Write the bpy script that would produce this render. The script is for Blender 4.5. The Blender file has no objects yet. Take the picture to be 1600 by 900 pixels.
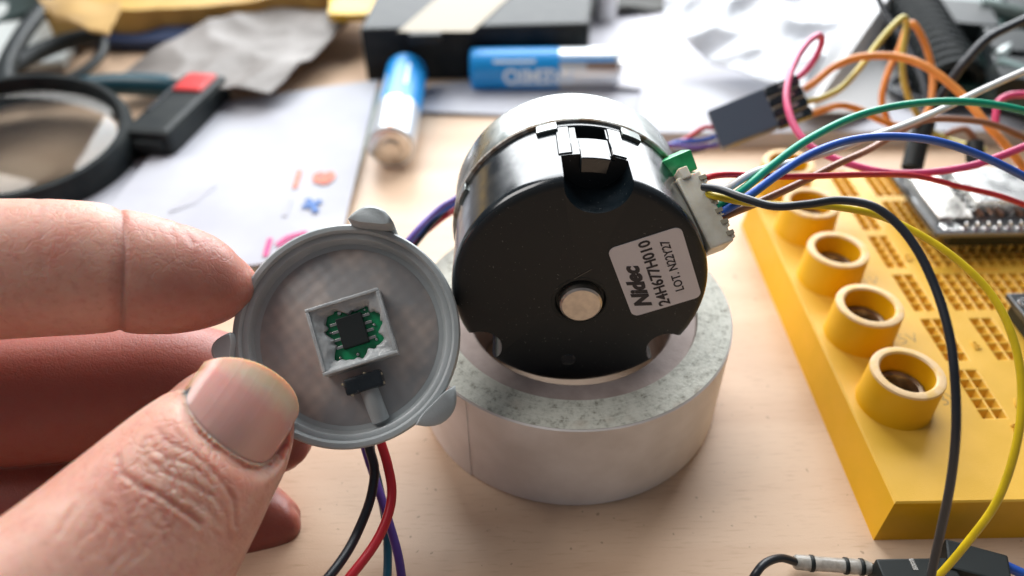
import bpy, bmesh, math, random
import numpy as np
from mathutils import Vector, Matrix
random.seed(7); rng = np.random.default_rng(7)
scn = bpy.context.scene
# ------------------------------------------------------------------ camera (1 unit = 1 cm)
scn.unit_settings.system = 'METRIC'; scn.unit_settings.scale_length = 0.01
PITCH = math.radians(40.5); ROLL = -0.0168; CAMH = 12.0; FPX = 1156.0
Fv = Vector((0, math.cos(PITCH), -math.sin(PITCH)))
U0 = Vector((0, math.sin(PITCH), math.cos(PITCH))); R0 = Vector((1, 0, 0))
Rv = R0*math.cos(ROLL) + U0*math.sin(ROLL); Uv = U0*math.cos(ROLL) - R0*math.sin(ROLL)
CP = Vector((0, 0, CAMH))
cam = bpy.data.cameras.new('camera'); camo = bpy.data.objects.new('camera', cam)
scn.collection.objects.link(camo); scn.camera = camo
M = Matrix((Rv, Uv, -Fv)).transposed().to_4x4(); M.translation = CP; camo.matrix_world = M
cam.sensor_width = 36; cam.lens = FPX/1600*36; cam.clip_start = 0.1; cam.clip_end = 500
cam.dof.use_dof = True; cam.dof.focus_distance = 11.9; cam.dof.aperture_fstop = 0.105
# ------------------------------------------------------------------ light: one big window behind the desk, a pale room around
w = bpy.data.worlds.new('World'); scn.world = w; w.use_nodes = True
bgn = w.node_tree.nodes['Background']; bgn.inputs[0].default_value = (0.86, 0.90, 1.0, 1); bgn.inputs[1].default_value = 0.15
def area(name, loc, target, sx, sy, power, col):
    l = bpy.data.lights.new(name, 'AREA'); l.shape = 'RECTANGLE'; l.size = sx; l.size_y = sy
    l.energy = power; l.color = col
    o = bpy.data.objects.new(name, l); scn.collection.objects.link(o); o.location = loc
    o.rotation_euler = (Vector(target)-Vector(loc)).to_track_quat('-Z', 'Y').to_euler(); return o
area('window_light', (8, 55, 40), (7, 0, 38), 58, 70, 118000, (0.95, 0.98, 1.0))
area('side_window_light', (-68, 30, 82), (0, 10, 2), 60, 60, 78000, (1.0, 0.97, 0.94))
scn.view_settings.view_transform = 'Standard'; scn.view_settings.look = 'None'
scn.view_settings.exposure = -0.06; scn.view_settings.gamma = 1
scn.cycles.use_denoising = True
try: scn.cycles.denoiser = 'OPENIMAGEDENOISE'
except Exception: pass
scn.cycles.max_bounces = 10
# ------------------------------------------------------------------ helpers
def ray(x, y): return Fv + Rv*((x-800)/FPX) - Uv*((y-450)/FPX)
def Z(x, y, z=0.0):
    v = ray(x, y); return CP + v*((z-CAMH)/v.z)
def D(x, y, t): return CP + ray(x, y)*t
def proj(P):
    v = Vector(P)-CP; t = v.dot(Fv); return 800+FPX*v.dot(Rv)/t, 450-FPX*v.dot(Uv)/t, t
col = scn.collection
def tag(o, label=None, cat=None, group=None, kind=None):
    if label: o['label'] = label
    if cat: o['category'] = cat
    if group: o['group'] = group
    if kind: o['kind'] = kind
    return o
def empty(name, loc, label, cat, group=None):
    o = bpy.data.objects.new(name, None); o.location = loc; o.empty_display_size = .5; col.objects.link(o)
    return tag(o, label, cat, group)
def link(name, me, m=None, parent=None, smooth=False):
    o = bpy.data.objects.new(name, me); col.objects.link(o)
    if m: me.materials.clear(); me.materials.append(m)
    if smooth:
        for p in me.polygons: p.use_smooth = True
    if parent:
        o.parent = parent; o.matrix_parent_inverse = base_matrix(parent).inverted()
    return o
def base_matrix(o):
    mb = Matrix.LocRotScale(o.location, o.rotation_euler, o.scale)
    return (base_matrix(o.parent) @ o.matrix_parent_inverse @ mb) if o.parent else mb
def build(name, verts, faces, m, parent=None, smooth=False, bevel=0, seg=2):
    me = bpy.data.meshes.new(name); me.from_pydata([tuple(v) for v in verts], [], faces); me.update()
    bm = bmesh.new(); bm.from_mesh(me); bmesh.ops.recalc_face_normals(bm, faces=bm.faces); flat = bevel and len(faces) <= 8
    if bevel:
        es = [e for e in bm.edges if len(e.link_faces) == 2 and e.calc_face_angle(0) > .5]
        bmesh.ops.bevel(bm, geom=es, offset=bevel, segments=seg, affect='EDGES', profile=.6)
        big = [f.calc_area() for f in bm.faces]; cut = sorted(big)[-min(len(faces), len(big))] if flat else 0
        flatset = [i for i, a_ in enumerate(big) if a_ >= cut*.999] if flat else []
    bm.to_mesh(me); bm.free()
    o = link(name, me, m, parent, smooth)
    if smooth: me.set_sharp_from_angle(angle=math.radians(40))
    if flat:
        for i in flatset: me.polygons[i].use_smooth = False
    return o
def box(name, c, s, m, parent=None, bevel=.02, rot=None, taper=0):
    hx, hy, hz = s[0]/2, s[1]/2, s[2]/2; vs = []
    for z in (-hz, hz):
        k = taper if z > 0 else 0
        for x, y in ((-hx+k, -hy+k), (hx-k, -hy+k), (hx-k, hy-k), (-hx+k, hy-k)): vs.append(Vector((x, y, z)))
    if rot is not None: vs = [rot @ v for v in vs]
    vs = [v+Vector(c) for v in vs]
    return build(name, vs, [(0,3,2,1),(4,5,6,7),(0,1,5,4),(1,2,6,5),(2,3,7,6),(3,0,4,7)], m, parent, bevel > 0, bevel)
def frame(n, up):
    n = Vector(n).normalized(); e1 = Vector(up).cross(n).normalized(); e2 = n.cross(e1)
    return Matrix((e1, e2, n)).transposed()      # columns: right, up, normal
def lathe(name, prof, m, parent=None, origin=(0,0,0), R=None, n=96, smooth=True):
    """prof = (radius, axial) list, revolved about the local z of R"""
    R = R or Matrix.Identity(3); vs = []; fs = []; o = Vector(origin); k = len(prof)
    for i in range(n):
        a = 2*math.pi*i/n
        for r, h in prof: vs.append(o + R @ Vector((r*math.cos(a), r*math.sin(a), h)))
    for i in range(n):
        j = (i+1) % n
        for q in range(k-1): fs.append((i*k+q, j*k+q, j*k+q+1, i*k+q+1))
    me = bpy.data.meshes.new(name); me.from_pydata([tuple(v) for v in vs], [], fs)
    bm = bmesh.new(); bm.from_mesh(me); bmesh.ops.remove_doubles(bm, verts=bm.verts, dist=1e-5)
    bmesh.ops.recalc_face_normals(bm, faces=bm.faces); bm.to_mesh(me); bm.free()
    ob = link(name, me, m, parent, smooth)
    if smooth: me.set_sharp_from_angle(angle=math.radians(38))
    return ob
def spline(pts, n=14):
    P = [Vector(p) for p in pts]; P = [P[0]*2-P[1]] + P + [P[-1]*2-P[-2]]; out = []
    for i in range(1, len(P)-2):
        a, b, c, d_ = P[i-1:i+3]
        for k in range(n):
            t = k/n; out.append(.5*((2*b)+(c-a)*t+(2*a-5*b+4*c-d_)*t*t+(3*b-a-3*c+d_)*t**3))
    out.append(P[-2]); return out
def tube(name, pts, r, m, parent=None, n=12, seg=10):
    """round cable as mesh, smooth through the points"""
    c = spline(pts, n); vs = []; fs = []
    t0 = (c[1]-c[0]).normalized(); nrm = t0.orthogonal().normalized()
    for i, p in enumerate(c):
        t = (c[min(i+1, len(c)-1)]-c[max(i-1, 0)]).normalized()
        nrm = (nrm - t*nrm.dot(t)).normalized(); b = t.cross(nrm)
        rr = r[0]+(r[1]-r[0])*i/(len(c)-1) if isinstance(r, tuple) else r
        for k in range(seg):
            a = 2*math.pi*k/seg; vs.append(p + (nrm*math.cos(a)+b*math.sin(a))*rr)
    for i in range(len(c)-1):
        for k in range(seg):
            k2 = (k+1) % seg; fs.append((i*seg+k, i*seg+k2, (i+1)*seg+k2, (i+1)*seg+k))
    fs.append(tuple(range(seg))[::-1]); fs.append(tuple(range((len(c)-1)*seg, len(c)*seg)))
    return build(name, vs, fs, m, parent, True)
def text(name, s, size, origin, R, m, parent, shear=0.0, bold=0.0, depth=.004, sx=1.0, align='CENTER'):
    cu = bpy.data.curves.new(name, 'FONT'); cu.body = s; cu.size = size; cu.shear = shear; cu.offset = bold
    cu.extrude = depth; cu.align_x = align; cu.align_y = 'CENTER'; cu.resolution_u = 3
    t = bpy.data.objects.new('t', cu); col.objects.link(t); bpy.context.view_layer.update()
    me = bpy.data.meshes.new_from_object(t.evaluated_get(bpy.context.evaluated_depsgraph_get()))
    bpy.data.objects.remove(t)
    Mx = R.to_4x4(); Mx.translation = Vector(origin)
    me.transform(Mx @ Matrix.Diagonal((sx, 1, 1, 1))); return link(name, me, m, parent)
def sheet(name, fn, nx, ny, m, parent=None, thick=.02):
    """sheet from fn(u,v)->Vector, given thickness downwards"""
    top = [fn(i/nx, j/ny) for j in range(ny+1) for i in range(nx+1)]; N = len(top)
    vs = top+[v-Vector((0, 0, thick)) for v in top]; fs = []; W = nx+1
    for j in range(ny):
        for i in range(nx):
            a = j*W+i; fs.append((a, a+1, a+1+W, a+W)); fs.append((N+a, N+a+W, N+a+1+W, N+a+1))
    rim = [i for i in range(nx+1)] + [j*W+nx for j in range(1, ny+1)] + [ny*W+i for i in range(nx-1, -1, -1)] + [j*W for j in range(ny-1, 0, -1)]
    for a, b in zip(rim, rim[1:]+rim[:1]): fs.append((a, N+a, N+b, b))
    return build(name, vs, fs, m, parent, True)
def poly_prism(name, pts2, z0, z1, m, parent=None, bevel=.03):
    k = len(pts2); vs = [(p[0], p[1], z0) for p in pts2]+[(p[0], p[1], z1) for p in pts2]
    fs = [tuple(range(k))[::-1], tuple(range(k, 2*k))]+[(i, (i+1) % k, k+(i+1) % k, k+i) for i in range(k)]
    return build(name, vs, fs, m, parent, bevel > 0, bevel)
# ------------------------------------------------------------------ materials
def mat(name, c, rough=.5, metal=0, c2=None, nscale=2.0, nstretch=(1,1,1), ncut=(.35,.65), bump=0, bscale=20, bdist=.02,
        spec=.5, sss=0, sssr=(1,.3,.15), trans=0, coat=0, rvar=0, detail=5, alpha=1, dust=0):
    m = bpy.data.materials.new(name); m.use_nodes = True; nt = m.node_tree; N = nt.nodes; L = nt.links
    b = N['Principled BSDF']; b.inputs['Base Color'].default_value = (*c, 1); b.inputs['Roughness'].default_value = rough
    b.inputs['Metallic'].default_value = metal; b.inputs['Specular IOR Level'].default_value = spec
    b.inputs['Transmission Weight'].default_value = trans; b.inputs['Coat Weight'].default_value = coat
    b.inputs['Alpha'].default_value = alpha
    if sss:
        b.inputs['Subsurface Weight'].default_value = 1; b.inputs['Subsurface Radius'].default_value = sssr
        b.inputs['Subsurface Scale'].default_value = sss
    tc = N.new('ShaderNodeTexCoord'); mp = N.new('ShaderNodeMapping'); mp.inputs['Scale'].default_value = nstretch
    L.new(tc.outputs['Object'], mp.inputs[0])
    if c2 or rvar:
        no = N.new('ShaderNodeTexNoise'); no.inputs['Scale'].default_value = nscale; no.inputs['Detail'].default_value = detail
        L.new(mp.outputs[0], no.inputs[0])
        mr = N.new('ShaderNodeMapRange'); mr.inputs[1].default_value = ncut[0]; mr.inputs[2].default_value = ncut[1]
        L.new(no.outputs[0], mr.inputs[0])
        if c2:
            mx = N.new('ShaderNodeMix'); mx.data_type = 'RGBA'; mx.inputs[6].default_value = (*c, 1); mx.inputs[7].default_value = (*c2, 1)
            L.new(mr.outputs[0], mx.inputs[0]); L.new(mx.outputs[2], b.inputs['Base Color'])
        if rvar:
            m2 = N.new('ShaderNodeMapRange'); m2.inputs[3].default_value = max(0, rough-rvar); m2.inputs[4].default_value = rough+rvar
            L.new(mr.outputs[0], m2.inputs[0]); L.new(m2.outputs[0], b.inputs['Roughness'])
    if dust:
        nd = N.new('ShaderNodeTexNoise'); nd.inputs['Scale'].default_value = 26; nd.inputs['Detail'].default_value = 1; L.new(tc.outputs['Object'], nd.inputs[0])
        md_ = N.new('ShaderNodeMapRange'); md_.inputs[1].default_value = .735; md_.inputs[2].default_value = .77; md_.inputs[4].default_value = dust; L.new(nd.outputs[0], md_.inputs[0])
        mxd = N.new('ShaderNodeMix'); mxd.data_type = 'RGBA'; mxd.inputs[7].default_value = (.28, .28, .27, 1)
        src = b.inputs['Base Color'].links[0].from_socket if b.inputs['Base Color'].links else None
        if src: L.new(src, mxd.inputs[6])
        else: mxd.inputs[6].default_value = (*c, 1)
        L.new(md_.outputs[0], mxd.inputs[0]); L.new(mxd.outputs[2], b.inputs['Base Color'])
    if bump:
        n2 = N.new('ShaderNodeTexNoise'); n2.inputs['Scale'].default_value = bscale; n2.inputs['Detail'].default_value = 6
        L.new(tc.outputs['Object'], n2.inputs[0])
        bp = N.new('ShaderNodeBump'); bp.inputs['Strength'].default_value = bump; bp.inputs['Distance'].default_value = bdist
        L.new(n2.outputs[0], bp.inputs['Height']); L.new(bp.outputs[0], b.inputs['Normal'])
    return m
YEL = (.82, .425, .003)
m_yel = mat('yellow_plastic', YEL, .42, c2=(.76, .41, .004), nscale=1.2, bump=.12, bscale=30, bdist=.008, rvar=.06, spec=.35)
m_yel_glare = mat('yellow_plastic_glare_top', (.78, .455, .06), .44, c2=(.70, .40, .035), nscale=.9, bump=.3, bscale=42, bdist=.012, rvar=.06)  # paler copy of the board yellow, glare on the top painted in
m_pin = mat('dull_contact', (.20, .13, .07), .4, .6, c2=(.35, .28, .2), nscale=6)
m_black = mat('black_plastic', (.005, .009, .012), .20, spec=.75, bump=.05, bscale=12, bdist=.004, c2=(.010, .015, .019), nscale=3, rvar=.05, dust=.25)
m_blackm = mat('black_matte', (.012, .016, .016), .5, spec=.35, bump=.06, bscale=20, bdist=.01)
m_dull = mat('dull_black', (.008, .012, .014), .5, spec=.2, c2=(.018, .022, .022), nscale=1.5)
m_can = mat('zinc_steel', (.30, .32, .31), .36, 1, c2=(.12, .135, .13), nscale=1.8, ncut=(.40, .66), bump=.10, bscale=9, bdist=.01, rvar=.12)
m_steel = mat('bright_steel', (.72, .70, .66), .26, 1, c2=(.55, .52, .48), nscale=5, bump=.1, bscale=30)
m_rust = mat('rusty_edge', (.30, .22, .15), .6, .5, c2=(.55, .54, .5), nscale=5, ncut=(.42, .55), bump=.4, bscale=25)
m_label = mat('label_paper', (.72, .70, .74), .5, bump=.05, bscale=80)
m_ink = mat('black_ink', (.01, .01, .02), .5)
m_greenpcb = mat('green_pcb', (.01, .30, .09), .4, c2=(.02, .42, .14), nscale=6, coat=.3)
m_greenpcb2 = mat('dark_green_pcb', (.008, .32, .12), .3, c2=(.012, .42, .16), nscale=9, coat=.3)
m_ivory = mat('ivory_nylon', (.72, .69, .60), .42, c2=(.62, .58, .48), nscale=4, bump=.2, bscale=20, sss=.05, sssr=(1, .8, .6))
def wirem(n, c, r=.36): return mat('wire_'+n, c, r, c2=tuple(x*.82 for x in c), nscale=3, bump=.03, bscale=20, bdist=.004)
# table: pale beech laminate, faint grain along x
def table_mat():
    m = mat('beech_laminate', (.66, .47, .33), .42, spec=.4); nt = m.node_tree; N = nt.nodes; L = nt.links; b = N['Principled BSDF']
    tc = N.new('ShaderNodeTexCoord'); mp = N.new('ShaderNodeMapping'); mp.inputs['Scale'].default_value = (.09, 1.0, 1); L.new(tc.outputs['Object'], mp.inputs[0])
    n1 = N.new('ShaderNodeTexNoise'); n1.inputs['Scale'].default_value = .9; n1.inputs['Detail'].default_value = 7; n1.inputs['Roughness'].default_value = .55; n1.inputs['Distortion'].default_value = .6
    L.new(mp.outputs[0], n1.inputs[0])
    cr = N.new('ShaderNodeValToRGB'); cr.color_ramp.elements[0].position = .3; cr.color_ramp.elements[0].color = (.60, .41, .275, 1)
    cr.color_ramp.elements[1].position = .7; cr.color_ramp.elements[1].color = (.71, .525, .375, 1); L.new(n1.outputs[0], cr.inputs[0])
    mp2 = N.new('ShaderNodeMapping'); mp2.inputs['Scale'].default_value = (2.2, 22, 1); L.new(tc.outputs['Object'], mp2.inputs[0])
    n2 = N.new('ShaderNodeTexNoise'); n2.inputs['Scale'].default_value = 1.0; n2.inputs['Detail'].default_value = 3; L.new(mp2.outputs[0], n2.inputs[0])
    mr = N.new('ShaderNodeMapRange'); mr.inputs[1].default_value = .56; mr.inputs[2].default_value = .74; mr.inputs[4].default_value = .5; L.new(n2.outputs[0], mr.inputs[0])
    mx = N.new('ShaderNodeMix'); mx.data_type = 'RGBA'; mx.inputs[7].default_value = (.46, .29, .18, 1); L.new(cr.outputs[0], mx.inputs[6]); L.new(mr.outputs[0], mx.inputs[0]); L.new(mx.outputs[2], b.inputs['Base Color'])
    n6 = N.new('ShaderNodeTexNoise'); n6.inputs['Scale'].default_value = 7; n6.inputs['Detail'].default_value = 1; L.new(tc.outputs['Object'], n6.inputs[0])
    m6 = N.new('ShaderNodeMapRange'); m6.inputs[1].default_value = .74; m6.inputs[2].default_value = .76; m6.inputs[4].default_value = .6; L.new(n6.outputs[0], m6.inputs[0])
    x6 = N.new('ShaderNodeMix'); x6.data_type = 'RGBA'; x6.inputs[7].default_value = (.22, .13, .08, 1); L.new(mx.outputs[2], x6.inputs[6]); L.new(m6.outputs[0], x6.inputs[0]); L.new(x6.outputs[2], b.inputs['Base Color'])
    n3 = N.new('ShaderNodeTexNoise'); n3.inputs['Scale'].default_value = 30; L.new(tc.outputs['Object'], n3.inputs[0])
    bp = N.new('ShaderNodeBump'); bp.inputs['Strength'].default_value = .25; bp.inputs['Distance'].default_value = .008; L.new(n3.outputs[0], bp.inputs['Height']); L.new(bp.outputs[0], b.inputs['Normal'])
    return m
t = build('table', [(-70, -30, 0), (70, -30, 0), (70, 50, 0), (-70, 50, 0), (-70, -30, -2.5), (70, -30, -2.5), (70, 50, -2.5), (-70, 50, -2.5)],
          [(0,1,2,3),(7,6,5,4),(0,4,5,1),(1,5,6,2),(2,6,7,3),(3,7,4,0)], table_mat()); tag(t, 'pale beech desk top with faint grain', kind='structure')

# ------------------------------------------------------------------ tape roll
TC = Vector((1.16, 10.92, 0)); TR, TI, TH = 3.13, 2.47, 2.2
def tape_side_mat():
    m = mat('tape_roll_face', (.50, .50, .42), .7, bump=.5, bscale=16, bdist=.03); nt = m.node_tree; N = nt.nodes; L = nt.links; b = N['Principled BSDF']
    tc = N.new('ShaderNodeTexCoord'); n1 = N.new('ShaderNodeTexNoise'); n1.inputs['Scale'].default_value = 7.0; n1.inputs['Detail'].default_value = 12; n1.inputs['Roughness'].default_value = .75; L.new(tc.outputs['Object'], n1.inputs[0])
    cr = N.new('ShaderNodeValToRGB'); e = cr.color_ramp.elements; e[0].position = .34; e[0].color = (.22, .205, .16, 1); e[1].position = .58; e[1].color = (.62, .61, .53, 1)
    x = cr.color_ramp.elements.new(.47); x.color = (.53, .525, .45, 1); L.new(n1.outputs[0], cr.inputs[0])
    # concentric layers of the wound tape
    ml = N.new('ShaderNodeVectorMath'); ml.operation = 'MULTIPLY'; ml.inputs[1].default_value = (1, 1, 0); L.new(tc.outputs['Object'], ml.inputs[0])
    ln = N.new('ShaderNodeVectorMath'); ln.operation = 'LENGTH'; L.new(ml.outputs[0], ln.inputs[0])
    n4 = N.new('ShaderNodeTexNoise'); n4.noise_dimensions = '1D'; n4.inputs['Scale'].default_value = 34; n4.inputs['Detail'].default_value = 2; L.new(ln.outputs['Value'], n4.inputs['W'])
    mr = N.new('ShaderNodeMapRange'); mr.inputs[1].default_value = .5; mr.inputs[2].default_value = .75; mr.inputs[4].default_value = .5; L.new(n4.outputs[0], mr.inputs[0])
    mx = N.new('ShaderNodeMix'); mx.data_type = 'RGBA'; mx.inputs[7].default_value = (.66, .67, .6, 1); L.new(cr.outputs[0], mx.inputs[6]); L.new(mr.outputs[0], mx.inputs[0])
    n5 = N.new('ShaderNodeTexNoise'); n5.inputs['Scale'].default_value = 1.1; L.new(tc.outputs['Object'], n5.inputs[0])
    m5 = N.new('ShaderNodeMapRange'); m5.inputs[1].default_value = .58; m5.inputs[2].default_value = .72; m5.inputs[4].default_value = .45; L.new(n5.outputs[0], m5.inputs[0])
    m6 = N.new('ShaderNodeMix'); m6.data_type = 'RGBA'; m6.inputs[7].default_value = (.38, .24, .15, 1); L.new(mx.outputs[2], m6.inputs[6]); L.new(m5.outputs[0], m6.inputs[0]); L.new(m6.outputs[2], b.inputs['Base Color'])
    return m
tr = empty('tape_roll', TC, 'white tape roll lying flat under the black motor, its wound top dirty grey', 'tape roll')
m_tape = mat('white_tape', (.86, .83, .81), .38, c2=(.70, .66, .63), nscale=.8, bump=.06, bscale=6)
me = lathe('tape_band', [(TR-.04, .0), (TR, .03), (TR, TH-.03), (TR-.03, TH-.004)], m_tape, tr, TC)
tf = lathe('wound_layers', [(TR-.03, TH), (TI, TH+.004), (TI, TH-.4)], tape_side_mat(), None, (0, 0, 0), n=160)
tf.location = TC; tf.parent = tr; tf.matrix_parent_inverse = Matrix.Translation(TC).inverted()
lathe('cardboard_core', [(TI-.002, .0), (TI-.002, TH-.12), (TI-.03, TH-.09), (TI-.43, TH-.09), (TI-.46, TH-.12), (TI-.46, .05)],
      mat('core_card', (.46, .37, .34), .7, c2=(.38, .30, .27), nscale=3, bump=.3, bscale=20), tr, TC)
# loose end of the tape: a thin flap edge down the outside
a0 = math.atan2(8.48-TC.y, -.86-TC.x); vs = []
for i in range(9):
    a = a0 - i*.035; rr = TR+.004+.008*(1-i/8)
    vs += [TC+Vector((rr*math.cos(a), rr*math.sin(a), .02)), TC+Vector((rr*math.cos(a), rr*math.sin(a), TH-.03))]
vs2 = vs+[TC+(v-TC)-Vector(((v-TC).x, (v-TC).y, 0)).normalized()*.012 for v in vs]
fs = []
for i in range(8):
    a = 2*i; fs += [(a, a+2, a+3, a+1), (18+a, 18+a+1, 18+a+3, 18+a+2)]
fs += [(0, 1, 19, 18)]
build('loose_tape_end', vs2, fs, m_tape, tr, True)

# ------------------------------------------------------------------ motor
MP = D(906, 455, 12.2); MR = 2.12; el = math.radians(3)
MN = Vector((0, -math.cos(el), math.sin(el))); MU = Vector((0, math.sin(el), math.cos(el)))
MRot = frame(MN, MU)                      # x right, y up, z out of the face
def ml(x, y, z=0): return MP + MRot @ Vector((x, y, z))
def fpt(px, py, z=0):                      # point of the motor face plane seen at a pixel -> local x, y
    o = MP+MN*z; v = ray(px, py); tt = (o-CP).dot(MN)/v.dot(MN); q = CP+v*tt-MP
    return Vector((q.dot(MRot.col[0]), q.dot(MRot.col[1])))
motor = empty('motor', MP, 'black and silver round electric motor sitting on the tape roll', 'motor')
def cutter(kind, **k):
    bm = bmesh.new()
    if kind == 'cyl':
        bmesh.ops.create_cone(bm, cap_ends=True, segments=40, radius1=k['r'], radius2=k['r2'], depth=k['d'])
        bmesh.ops.translate(bm, verts=bm.verts, vec=k['c'])
    else:
        bmesh.ops.create_cube(bm, size=1); bmesh.ops.scale(bm, vec=k['s'], verts=bm.verts)
        bmesh.ops.translate(bm, verts=bm.verts, vec=k['c'])
    bmesh.ops.rotate(bm, cent=(0, 0, 0), matrix=Matrix.Rotation(k['a'], 3, 'Z'), verts=bm.verts)
    me = bpy.data.meshes.new('c'); bm.to_mesh(me); bm.free()
    o = bpy.data.objects.new('c', me); col.objects.link(o); return o
H_L = 1.86; CAN_L = 3.12
prof = [(0, 0), (MR-.16, 0), (MR-.10, -.012), (MR-.045, -.045), (MR-.012, -.10), (MR, -.17), (MR, -.21), (MR, -.6), (MR, -H_L+.05), (MR, -H_L), (0, -H_L)]
ho = lathe('housing', prof, m_black, None, n=180)
na = math.atan2(*reversed(fpt(934, 300)))-math.pi/2       # notch directions around the face
fl, fr = fpt(748, 545), fpt(1040, 545)
nl, nr = math.atan2(fl.y, fl.x)-math.pi/2, math.atan2(fr.y, fr.x)-math.pi/2
cuts = [cutter('cyl', r=.53, r2=.53, d=.85, c=(0, MR-.08, -.325), a=na),
        cutter('box', s=(1.06, .9, .85), c=(0, MR+.37, -.325), a=na),
        cutter('box', s=(.50, .5, .42), c=(.0, MR+.02, -1.50), a=na),           # window behind the latch
        cutter('box', s=(.08, .2, .62), c=(.29, MR, -1.05), a=na),              # slit beside the latch
        cutter('cyl', r=.36, r2=.36, d=.8, c=(0, MR-.06, -.3), a=nl), cutter('box', s=(.72, .6, .8), c=(0, MR+.24, -.3), a=nl),
        cutter('cyl', r=.36, r2=.36, d=.8, c=(0, MR-.06, -.3), a=nr), cutter('box', s=(.72, .6, .8), c=(0, MR+.24, -.3), a=nr),
        cutter('cyl', r=.43, r2=.43, d=.2, c=(fpt(907, 470).x, fpt(907, 470).y, -.0), a=0)]
for c in cuts:
    md = ho.modifiers.new('b', 'BOOLEAN'); md.operation = 'DIFFERENCE'; md.object = c; md.solver = 'EXACT'
bpy.context.view_layer.update()
me2 = bpy.data.meshes.new_from_object(ho.evaluated_get(bpy.context.evaluated_depsgraph_get()))
for c in cuts: bpy.data.objects.remove(c)
old = ho.data; bpy.data.objects.remove(ho)
MM = MRot.to_4x4(); MM.translation = MP; me2.transform(MM)
for p in me2.polygons: p.use_smooth = True
me2.set_sharp_from_angle(angle=math.radians(32))
hs = link('housing', me2, m_black, motor); me2.materials.append(mat('black_face_texture', (.010, .013, .016), .48, spec=.36, bump=.06, bscale=22, bdist=.006, c2=(.010, .014, .016), nscale=2.5, dust=.35))
for p in me2.polygons:
    if p.normal.dot(MN) > .82: p.material_index = 1
# flat-bottomed scoop lip and latch tongue on top
def arcbox(name, a0, a1, r0, r1, z0, z1, m, parent=motor, n=10, bevel=.015):
    vs = []; fs = []
    for i in range(n+1):
        a = a0+(a1-a0)*i/n+math.pi/2
        for r, z in ((r0, z0), (r1, z0), (r1, z1), (r0, z1)): vs.append(ml(r*math.cos(a), r*math.sin(a), z))
    for i in range(n):
        for q in range(4): fs.append((4*i+q, 4*i+(q+1) % 4, 4*i+4+(q+1) % 4, 4*i+4+q))
    fs += [(0, 3, 2, 1), (4*n, 4*n+1, 4*n+2, 4*n+3)]
    return build(name, vs, fs, m, parent, True, bevel, 1)
dd = .5/MR/2
arcbox('latch_tongue', na-dd*.95, na+dd*.95, MR-.25, MR+.012, -1.22, -.60, m_black)
arcbox('latch_strap', na-dd*2.1, na+dd*2.3, MR-.1, MR+.022, -1.9, -1.72, m_black, n=10)
arcbox('latch_strap', na-dd*2.1, na-dd*1.1, MR-.1, MR+.022, -1.72, -.78, m_black, n=4)
arcbox('latch_strap', na+dd*1.4, na+dd*2.3, MR-.1, MR+.022, -1.72, -.78, m_black, n=4)
# silver can behind
lathe('can', [(MR+.015, -H_L-.02), (MR+.055, -H_L-.03), (MR+.06, -CAN_L+.22), (MR+.03, -CAN_L+.08), (MR-.06, -CAN_L+.01), (MR-.2, -CAN_L), (.5, -CAN_L), (.48, -CAN_L-.15), (0, -CAN_L-.15)], m_can, motor, MP, MRot, 160)
lathe('can_lip', [(MR-.1, -H_L+.0), (MR+.058, -H_L+.0), (MR+.075, -H_L-.03), (MR+.058, -H_L-.06)], m_rust, motor, MP, MRot, 160)
for s in (-1, 1):
    c0 = na - s*.335
    arcbox('can_tab', c0-.085, c0+.085, MR-.03, MR+.06, -H_L-.0, -H_L+.27, m_can, n=4)
for a in (na+2.1, na-2.1, na+1.25):
    arcbox('can_tab', a-.08, a+.08, MR-.03, MR+.06, -H_L, -H_L+.26, m_can, n=4)
# shaft, bearing well, mould lines
so = fpt(907, 470); SO = ml(so.x, so.y, 0)
lathe('shaft', [(0, .13), (.315, .13), (.35, .10), (.35, -.6)], mat('shaft_end', (.66, .60, .53), .42, 1, c2=(.55, .50, .45), nscale=9, bump=.1, bscale=50), motor, SO, MRot, 64)
lathe('bearing_well', [(.33, -.085), (.40, -.08), (.428, -.02), (.445, .006), (.47, .008), (.49, .0)], m_blackm, motor, SO, MRot, 64)
a, b = fpt(868, 452), fpt(925, 420)
mx_, dx_ = (a+b)/2, (b-a)
box('mould_line', ml(mx_.x, mx_.y, .0), (dx_.length, .02, .012), m_black, motor, .003, MRot @ Matrix.Rotation(math.atan2(dx_.y, dx_.x), 3, 'Z'))
for (px, py) in ((888, 562),):
    q = fpt(px, py); lathe('ejector_mark', [(0, .002), (.10, .003), (.115, .009), (.13, .001)], m_black, motor, ml(q.x, q.y, 0), MRot, 24)
# sticker
tl, tr_, br, bl = fpt(947, 390), fpt(1062, 353), fpt(1098, 462), fpt(990, 494)
lx = ((tr_-tl)+(br-bl))/2; ly = ((bl-tl)+(br-tr_))/2; ce = (tl+tr_+br+bl)/4
W_, H_ = lx.length, ly.length; ang = math.atan2(lx.y, lx.x)
LR = MRot @ Matrix.Rotation(ang, 3, 'Z')
pts = []
for cx, cy, a0 in ((W_/2-.12, H_/2-.12, 0), (-W_/2+.12, H_/2-.12, 90), (-W_/2+.12, -H_/2+.12, 180), (W_/2-.12, -H_/2+.12, 270)):
    for k in range(7): a = math.radians(a0+k*15); pts.append((cx+.12*math.cos(a), cy+.12*math.sin(a)))
LO = ml(ce.x, ce.y, 0)
k = len(pts); vs = [LO+LR@Vector((x, y, .003)) for x, y in pts]+[LO+LR@Vector((x, y, .014)) for x, y in pts]
lab = build('sticker', vs, [tuple(range(k))[::-1], tuple(range(k, 2*k))]+[(i, (i+1) % k, k+(i+1) % k, k+i) for i in range(k)], m_label, motor)
TR_ = LR @ Matrix.Rotation(math.pi/2, 3, 'Z')
def lt(s, size, x, y, **k):
    return text('print', s, size, LO+LR@Vector((x, y, .016)), TR_, m_ink, lab, **k)
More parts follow.
